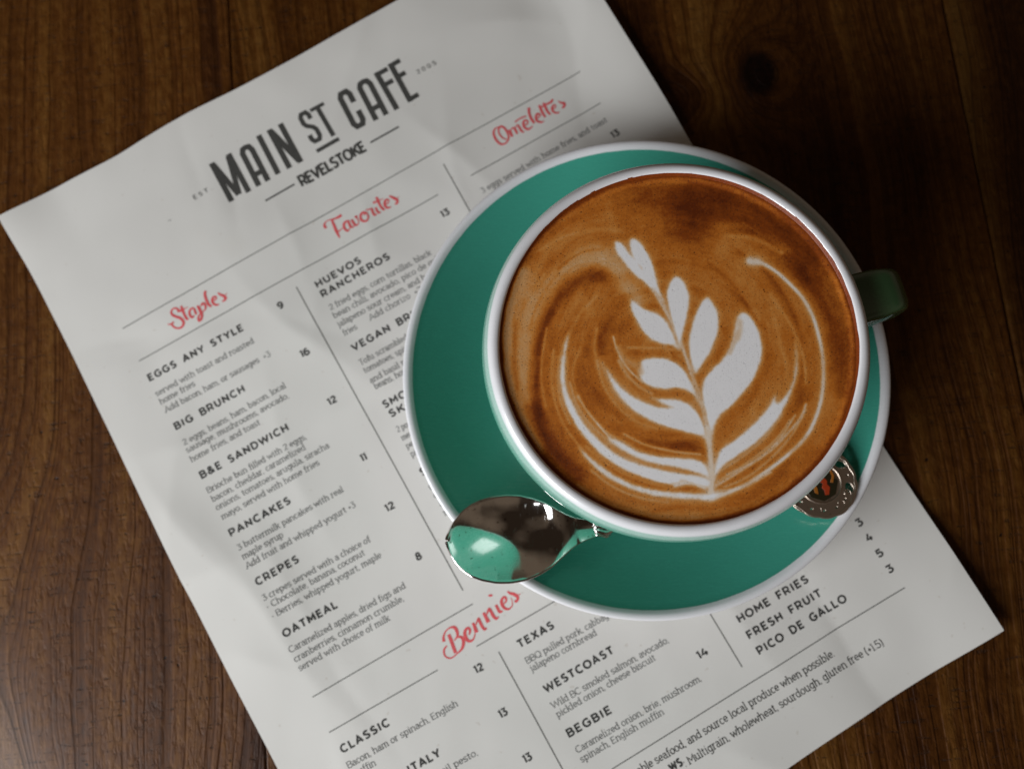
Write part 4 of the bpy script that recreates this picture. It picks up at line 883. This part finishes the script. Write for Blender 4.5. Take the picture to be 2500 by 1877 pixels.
# ---------------------------------------------------------------- the coffee and its poured leaf
def paint_foam(N=640, R=45.0):
    g = np.linspace(-R, R, N); X, Y = np.meshgrid(g, g); px_ = 2 * R / (N - 1)
    def blur(A, sig):
        r = max(1, int(3 * sig / px_)); k = np.exp(-0.5 * ((np.arange(-r, r + 1) * px_) / sig) ** 2); k /= k.sum()
        A = np.apply_along_axis(lambda q: np.convolve(np.pad(q, r, mode='edge'), k, 'valid'), 0, A)
        return np.apply_along_axis(lambda q: np.convolve(np.pad(q, r, mode='edge'), k, 'valid'), 1, A)
    def poly(pts, n=4):
        p = catmull(pts, n, True); M = np.zeros((N, N), bool)
        i0 = max(0, int((p[:, 0].min() + R) / px_) - 1); i1 = min(N, int((p[:, 0].max() + R) / px_) + 2)
        j0 = max(0, int((p[:, 1].min() + R) / px_) - 1); j1 = min(N, int((p[:, 1].max() + R) / px_) + 2)
        x, y = X[j0:j1, i0:i1], Y[j0:j1, i0:i1]; m = np.zeros(x.shape, bool)
        for a, b in zip(p, np.roll(p, -1, 0)):
            if a[1] == b[1]: continue
            c = ((a[1] > y) != (b[1] > y)) & (x < (b[0] - a[0]) * (y - a[1]) / (b[1] - a[1]) + a[0]); m ^= c
        M[j0:j1, i0:i1] = m; return M
    def dist(pts, w):
        p = catmull(pts, 6) if len(pts) > 2 else np.array(pts, float); D = np.full((N, N), 1e9); m = 3 * w + 1.0
        for a, b in zip(p[:-1], p[1:]):
            i0 = max(0, int((min(a[0], b[0]) - m + R) / px_)); i1 = min(N, int((max(a[0], b[0]) + m + R) / px_) + 2)
            j0 = max(0, int((min(a[1], b[1]) - m + R) / px_)); j1 = min(N, int((max(a[1], b[1]) + m + R) / px_) + 2)
            if i1 <= i0 or j1 <= j0: continue
            x, y = X[j0:j1, i0:i1], Y[j0:j1, i0:i1]; d = b - a; L = max(1e-9, d @ d)
            t = np.clip(((x - a[0]) * d[0] + (y - a[1]) * d[1]) / L, 0, 1)
            dd = np.hypot(x - a[0] - t * d[0], y - a[1] - t * d[1])
            D[j0:j1, i0:i1] = np.minimum(D[j0:j1, i0:i1], dd)
        return D
    # domain warp: fine wobble so that no edge is perfectly clean
    tone = np.full((N, N), 0.335)
    for pts, w, v in TONE_STROKES:
        tone += v * 1.25 * np.exp(-0.5 * (dist(pts, w) / (w * 0.42)) ** 2)
    # swirl streaks that run round the leaf
    cx, cy = -1.0, -3.0
    rr = np.hypot(X - cx, Y - cy); an = np.arctan2(Y - cy, X - cx)
    wr = rr + 3.5 * vnoise(X / 14, Y / 14, 21) + 1.2 * vnoise(X / 5, Y / 5, 22)
    calm = 1 - 0.7 * sstep(8, 24, Y)
    tone += calm * (0.13 * vnoise(wr / 1.5, an * 2.0, 23) + 0.15 * vnoise(wr / 3.4, an * 1.2 + 7, 24)) + 0.05 * vnoise(wr / 0.6, an * 4.0, 25)
    tone += 0.06 * vnoise(X / 6, Y / 6, 26) + 0.06 * vnoise(X / 1.6, Y / 1.6, 27)
    F = np.zeros((N, N))
    for s in FOAM_SHAPES: F = np.maximum(F, poly(s).astype(float))
    for s, v in BROWN_SHAPES: F = np.where(poly(s), 0.0, F)
    wide = blur(F, 1.15); mid = blur(F, 0.55)
    jitter = 0.16 * vnoise(X / 0.7, Y / 0.7, 31) + 0.10 * vnoise(X / 2.2, Y / 2.2, 32)
    soft = blur(F, 0.33)
    soft = 0.66 * soft + 0.34 * blur(F, 0.9)
    soft = np.clip(soft * 1.04 + jitter * (4 * soft * (1 - soft)), 0, 1)
    m = np.minimum(tone, 0.60 + 0.25 * (tone - 0.60)) + 0.14 * wide + 0.12 * mid
    m = m * (1 - soft) + (0.985 + 0.035 * vnoise(X / 3.5, Y / 3.5, 33)) * soft
    for pts, w, v in FOAM_STREAKS:
        a = np.exp(-0.5 * (dist(pts, w) / (w * 0.52)) ** 2 ) ; a = np.clip(a * 1.15, 0, 1)
        a *= np.clip(0.92 + 0.5 * vnoise(X / 4, Y / 4, 41), 0, 1)
        m = np.where(m > v, m, m + (v - m) * a)
        m += 0.05 * np.exp(-0.5 * (dist(pts, w) / (w * 1.3)) ** 2) * (m < 0.7)
    for pts, w, v in BROWN_STREAKS:
        a = np.clip(1.3 * np.exp(-0.5 * (dist(pts, w) / (w * 0.40)) ** 2), 0, 1); m = m + (v - m) * a
    for pts, w, v in TAN_STROKES:
        a = np.exp(-0.5 * (dist(pts, w) / (w * 0.50)) ** 2); m = m + (v - m) * a * 0.6
    # the rim of the liquid, where the crema thins and darkens
    rc = np.hypot(X, Y)
    edge = sstep(42.4, 43.4, rc + 0.5 * vnoise(X / 3, Y / 3, 51)); m = m * (1 - edge) + 0.12 * edge
    return g, np.clip(m, 0.0, 1.0)
N_ = 560; Rr = 44.2
gr, foam = paint_foam()
gg = np.linspace(-Rr, Rr, N_); X, Y = np.meshgrid(gg, gg)
ii = (X + 45.0) / 90.0 * (len(gr) - 1); jj = (Y + 45.0) / 90.0 * (len(gr) - 1)
i0 = np.floor(ii).astype(int); j0 = np.floor(jj).astype(int); fx = ii - i0; fy = jj - j0
val = (foam[j0, i0] * (1 - fx) + foam[j0, i0 + 1] * fx) * (1 - fy) + (foam[j0 + 1, i0] * (1 - fx) + foam[j0 + 1, i0 + 1] * fx) * fy
inside = np.hypot(X, Y) <= 44.1
idx = -np.ones((N_, N_), int); idx[inside] = np.arange(inside.sum())
rad = np.hypot(X, Y)
Zc = 0.35 * sstep(41.5, 43.4, rad) + 0.02 * vnoise(X / 4, Y / 4, 61)
V = np.stack([X[inside], Y[inside], Zc[inside]], 1) * MM
a, b, c, d = idx[:-1, :-1], idx[:-1, 1:], idx[1:, 1:], idx[1:, :-1]
ok = (a >= 0) & (b >= 0) & (c >= 0) & (d >= 0)
F = np.stack([a[ok], b[ok], c[ok], d[ok]], 1).tolist()
coffee = empty('coffee', (CUPX * MM, CUPY * MM, 64.0 * MM)); coffee.scale = (1, 0.998, 1)
tag(coffee, 'brown latte with white rosetta leaf foam filling the cup', 'coffee')
mesh_obj('foam_surface', V, F, coffee_material(), coffee, attrs={'foam': val[inside]})
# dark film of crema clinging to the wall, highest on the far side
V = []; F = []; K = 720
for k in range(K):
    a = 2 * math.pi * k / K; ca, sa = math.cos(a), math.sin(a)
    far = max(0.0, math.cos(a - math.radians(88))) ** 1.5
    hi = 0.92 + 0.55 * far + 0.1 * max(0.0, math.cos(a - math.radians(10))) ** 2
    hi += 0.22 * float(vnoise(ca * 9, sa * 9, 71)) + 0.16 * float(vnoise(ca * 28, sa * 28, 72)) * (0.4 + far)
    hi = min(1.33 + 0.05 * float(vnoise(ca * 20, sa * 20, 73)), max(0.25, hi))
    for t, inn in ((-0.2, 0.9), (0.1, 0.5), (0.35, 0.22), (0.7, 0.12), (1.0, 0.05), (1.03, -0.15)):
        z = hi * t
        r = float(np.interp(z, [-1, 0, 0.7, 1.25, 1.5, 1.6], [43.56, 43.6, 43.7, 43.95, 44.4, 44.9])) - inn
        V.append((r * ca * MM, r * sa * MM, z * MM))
for k in range(K):
    k2 = (k + 1) % K
    for j in range(5): F.append((k * 6 + j, k2 * 6 + j, k2 * 6 + j + 1, k * 6 + j + 1))
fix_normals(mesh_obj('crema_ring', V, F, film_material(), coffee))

# ---------------------------------------------------------------- the souvenir teaspoon lying across the saucer
spoon = empty('teaspoon', (-25.1 * MM, -18.7 * MM, 21 * MM))
tag(spoon, 'small steel souvenir teaspoon lying on the saucer beneath the cup rim', 'spoon')
OX, OY, OZ = -25.1, -18.7, 21.0
axis = catmull([(-25.1, -18.7, 26.6), (-15, -18.3, 25.6), (-4.5, -17.7, 24.7), (6, -16.6, 24.0), (14, -15.6, 23.5), (20, -14.6, 23.0), (30, -12.6, 22.0), (45, -9.8, 21.0), (60, -6.8, 20.4), (76, -3.6, 20.2)], 12)
seglen = np.r_[0, np.cumsum(np.linalg.norm(np.diff(axis[:, :2], axis=0), axis=1))]
def at_s(s): return np.array([np.interp(s, seglen, axis[:, k]) for k in range(3)])
def hw_at(s):
    return np.interp(s, [0, 0.4, 1.2, 2.5, 4.5, 7, 10, 14, 18, 22, 26, 29.5, 33, 36, 38.5, 41, 43.5, 45.5], [0.05, 2.3, 4.4, 6.4, 8.4, 10.1, 11.3, 12.2, 12.4, 12.0, 10.8, 9.2, 7.0, 5.0, 3.7, 3.0, 2.6, 2.3])
_ks = np.linspace(-8, 60, 681); _kw = np.convolve(np.pad(np.where(_ks < 0, 0, [hw_at(max(0, q)) for q in _ks]), 60, mode='edge'), np.hanning(121) / np.hanning(121).sum(), 'valid')
_kw = _kw * np.clip((44 - _ks) / 14, 0, 1)
def soft_hw(s): return float(np.interp(s, _ks, np.convolve(np.pad(_kw, 20, mode='edge'), np.hanning(41) / np.hanning(41).sum(), 'valid')))
ss = np.r_[0, 0.15, 0.4, 0.8, 1.3, 2, 3, np.linspace(4, 45.5, 56)]
NW = 33; V = []
for s in ss:
    c_ = at_s(s); t_ = at_s(min(s + 0.5, 120)) - at_s(max(s - 0.5, 0)); t_ = t_[:2] / np.linalg.norm(t_[:2]); n_ = np.array([-t_[1], t_[0]])
    w = hw_at(s)
    dep = 5.1 * (soft_hw(s) / 12.1) ** 2.0
    for k in range(NW):
        q = -1 + 2 * k / (NW - 1)
        z = c_[2] - dep * (1 - abs(q) ** 2.05) + (0.35 * q * q if s > 38 else 0) - q * w * 0.25 * max(0, min(1, (44 - s) / 14))
        V.append(((c_[0] + n_[0] * q * w - OX) * MM, (c_[1] + n_[1] * q * w - OY) * MM, (z - OZ) * MM))
F = [(i * NW + k, (i + 1) * NW + k, (i + 1) * NW + k + 1, i * NW + k + 1) for i in range(len(ss) - 1) for k in range(NW - 1)]
bowl = mesh_obj('bowl', V, F, steel, spoon)
fix_normals(bowl)
sd = bowl.modifiers.new('thickness', 'SOLIDIFY'); sd.thickness = 0.85 * MM; sd.offset = -1 if bowl.data.polygons[len(F) // 2].normal.z > 0 else 1
sb = bowl.modifiers.new('round', 'SUBSURF'); sb.levels = 1; sb.render_levels = 1
# stem
V = []; F = []; NS = 16; sv = np.linspace(43.5, 96, 90)
for i, s in enumerate(sv):
    c_ = at_s(s); t_ = at_s(s + 0.5) - at_s(s - 0.5); t_ = t_[:2] / np.linalg.norm(t_[:2]); n_ = np.array([-t_[1], t_[0]])
    w = np.interp(s, [43.5, 47, 52, 70, 90, 96], [1.6, 1.7, 1.5, 1.3, 1.7, 2.4]); h_ = np.interp(s, [43.5, 50, 96], [0.85, 1.1, 0.9])
    tw = 0.12 * math.sin(s * 2.2)
    for k in range(NS):
        a = 2 * math.pi * k / NS
        V.append(((c_[0] + n_[0] * w * (1 + tw) * math.cos(a) - OX) * MM, (c_[1] + n_[1] * w * (1 + tw) * math.cos(a) - OY) * MM, (c_[2] - 0.6 + h_ * math.sin(a) - OZ) * MM))
for i in range(len(sv) - 1):
    for k in range(NS): F.append((i * NS + k, i * NS + (k + 1) % NS, (i + 1) * NS + (k + 1) % NS, (i + 1) * NS + k))
F += [tuple(range(NS)), tuple((len(sv) - 1) * NS + k for k in range(NS))]
fix_normals(mesh_obj('stem', V, F, steel, spoon))
# shell-like collar where the bowl meets the stem
V = []; F = []
c_ = at_s(46.5); ang = math.atan2(*(at_s(48) - at_s(45))[[1, 0]])
for j, s in enumerate(np.linspace(-3.0, 4.2, 15)):
    for k in range(25):
        q = -1 + 2 * k / 24
        w = (2.9 + 0.7 * math.cos(s * 1.1)) * (1 - 0.08 * max(0, s)); 
        z = 0.75 + 0.42 * math.cos(q * 3.5 * math.pi + s * 0.9) * (1 - q * q * 0.4) + 0.9 * math.cos(q * 1.5) * math.cos(s * 0.32) - 0.5
        x_ = s * math.cos(ang) - q * w * math.sin(ang); y_ = s * math.sin(ang) + q * w * math.cos(ang)
        V.append(((c_[0] + x_ - OX) * MM, (c_[1] + y_ - OY) * MM, (c_[2] + z - OZ) * MM))
F = [(i * 25 + k, (i + 1) * 25 + k, (i + 1) * 25 + k + 1, i * 25 + k + 1) for i in range(14) for k in range(24)]
col_ = fix_normals(mesh_obj('collar', V, F, steel, spoon))
sd = col_.modifiers.new('thickness', 'SOLIDIFY'); sd.thickness = 0.5 * MM

# openwork end plate
def curve_plate(name, loops, depth, bevel, mat, parent, loc, rot=(0, 0, 0)):
    cu = bpy.data.curves.new(name, 'CURVE'); cu.dimensions = '2D'; cu.fill_mode = 'BOTH'; cu.extrude = depth * MM; cu.bevel_depth = bevel * MM; cu.bevel_resolution = 2
    for lp in loops:
        sp = cu.splines.new('POLY'); sp.points.add(len(lp) - 1); sp.use_cyclic_u = True
        for i, (x_, y_) in enumerate(lp): sp.points[i].co = (x_ * MM, y_ * MM, 0, 1)
    tmp = bpy.data.objects.new(name, cu); C.objects.link(tmp)
    dg = bpy.context.evaluated_depsgraph_get(); me = bpy.data.meshes.new_from_object(tmp.evaluated_get(dg))
    me.name = name
    bpy.data.objects.remove(tmp)
    me.materials.clear(); me.materials.append(mat)
    o = bpy.data.objects.new(name, me); C.objects.link(o); o.parent = parent
    o.location = loc; o.rotation_euler = rot
    return o
def ell(cx, cy, a, b, rot=0, n=20):
    return [(cx + a * math.cos(t) * math.cos(rot) - b * math.sin(t) * math.sin(rot), cy + a * math.cos(t) * math.sin(rot) + b * math.sin(t) * math.cos(rot)) for t in np.linspace(0, 2 * math.pi, n, endpoint=False)]
DX, DY, DZ = 86.2, -1.6, 20.2
ploc = ((DX - OX) * MM, (DY - OY) * MM, (DZ - OZ) * MM)
prot = (math.radians(-3), math.radians(-4), math.radians(8))
outer = []
for t in np.linspace(0, 2 * math.pi, 180, endpoint=False):
    r = 10.3 + 0.28 * abs(math.sin(t * 7)) ** 0.7 - 0.15 * math.cos(t * 3)
    outer.append((r * math.cos(t), r * math.sin(t) * 0.98))
holes = []
for k, (hr, hl, hwd) in enumerate([(8.2, 1.15, 0.72)] * 14):
    t = 2 * math.pi * (k + 0.35) / 14
    big = 1.75 if k in (1, 13) else 0.55
    holes.append(ell(hr * math.cos(t), hr * math.sin(t), hl * big * 0.9, hwd * big, t + math.pi / 2 + 0.5, 16))
finial = curve_plate('end_plate', [outer] + holes, 0.35, 0.22, plate, spoon, ploc, prot)
# raised scrolls between the openings, and a rim round the enamel
V = []; F = []
def torus_on(parent, name, R1, r1, z, mat, wob=0.0, n=96):
    V = []; F = []
    for k in range(n):
        a = 2 * math.pi * k / n; R_ = R1 + wob * math.sin(a * 14)
        for j in range(8):
            b = 2 * math.pi * j / 8; V.append(((R_ + r1 * math.cos(b)) * math.cos(a) * MM, (R_ + r1 * math.cos(b)) * math.sin(a) * MM, (z + r1 * math.sin(b)) * MM))
    for k in range(n):
        for j in range(8): F.append((k * 8 + j, ((k + 1) % n) * 8 + j, ((k + 1) % n) * 8 + (j + 1) % 8, k * 8 + (j + 1) % 8))
    return fix_normals(mesh_obj(name, V, F, mat, parent))
torus_on(finial, 'beaded_edge', 9.9, 0.26, 0.40, plate, 0.16)
torus_on(finial, 'enamel_rim', 5.9, 0.28, 0.62, plate, 0.0)
for k in (1, 3, 5, 7, 9, 11, 12):
    t = 2 * math.pi * (k + 0.85) / 14; V = []; F = []
    for i in range(13):
        q = i / 12; a = q * 4.2; R_ = 1.35 * (1 - 0.55 * q)
        cx, cy = 7.9 * math.cos(t) + R_ * math.cos(a + t), 7.9 * math.sin(t) + R_ * math.sin(a + t)
        for j in range(6):
            b = 2 * math.pi * j / 6; V.append(((cx + 0.2 * math.cos(b) * math.cos(a + t)) * MM, (cy + 0.2 * math.cos(b) * math.sin(a + t)) * MM, (0.50 + 0.16 * math.sin(b)) * MM))
    for i in range(12):
        for j in range(6): F.append((i * 6 + j, (i + 1) * 6 + j, (i + 1) * 6 + (j + 1) % 6, i * 6 + (j + 1) % 6))
    mesh_obj('scroll', V, F, plate, finial)
def flat_mat(name, c, rough=0.3):
    g = Nodes(name); P = g.mm(); g.set(Base_Color=g.mix(g.noise(P, 1.2, 3.0), c, tuple(k * 0.55 for k in c)), Roughness=rough); return g.m
curve_plate('enamel_badge', [ell(0, 0, 5.0, 5.3, 0, 8)], 0.10, 0.08, flat_mat('dark_enamel', (0.020, 0.016, 0.006)), finial, (0, 0, 0.62 * MM))
curve_plate('enamel_figure', [[(-0.9, -3.4), (0.6, -3.6), (1.3, -2.2), (1.9, -1.0), (1.1, 0.2), (1.5, 1.6), (0.3, 3.2), (-0.9, 3.4), (-1.4, 1.8), (-0.4, 0.8), (-1.3, -0.6), (-0.6, -1.8)]], 0.05, 0.04,
            flat_mat('red_enamel', (0.42, 0.045, 0.010)), finial, (0.9 * MM, -0.8 * MM, 0.80 * MM), (0, 0, 0.1)).scale = (0.72, 0.8, 1)
curve_plate('enamel_figure', [[(2.2, -0.2), (2.9, -0.4), (3.6, 1.6), (3.1, 3.4), (2.6, 3.2), (3.0, 1.6)], [(-2.8, -2.6), (-2.0, -3.2), (-1.9, -1.6), (-2.4, 0.4), (-3.1, -0.4)]], 0.05, 0.04,
            flat_mat('amber_enamel', (0.40, 0.13, 0.015)), finial, (0.6 * MM, 0.1 * MM, 0.81 * MM))
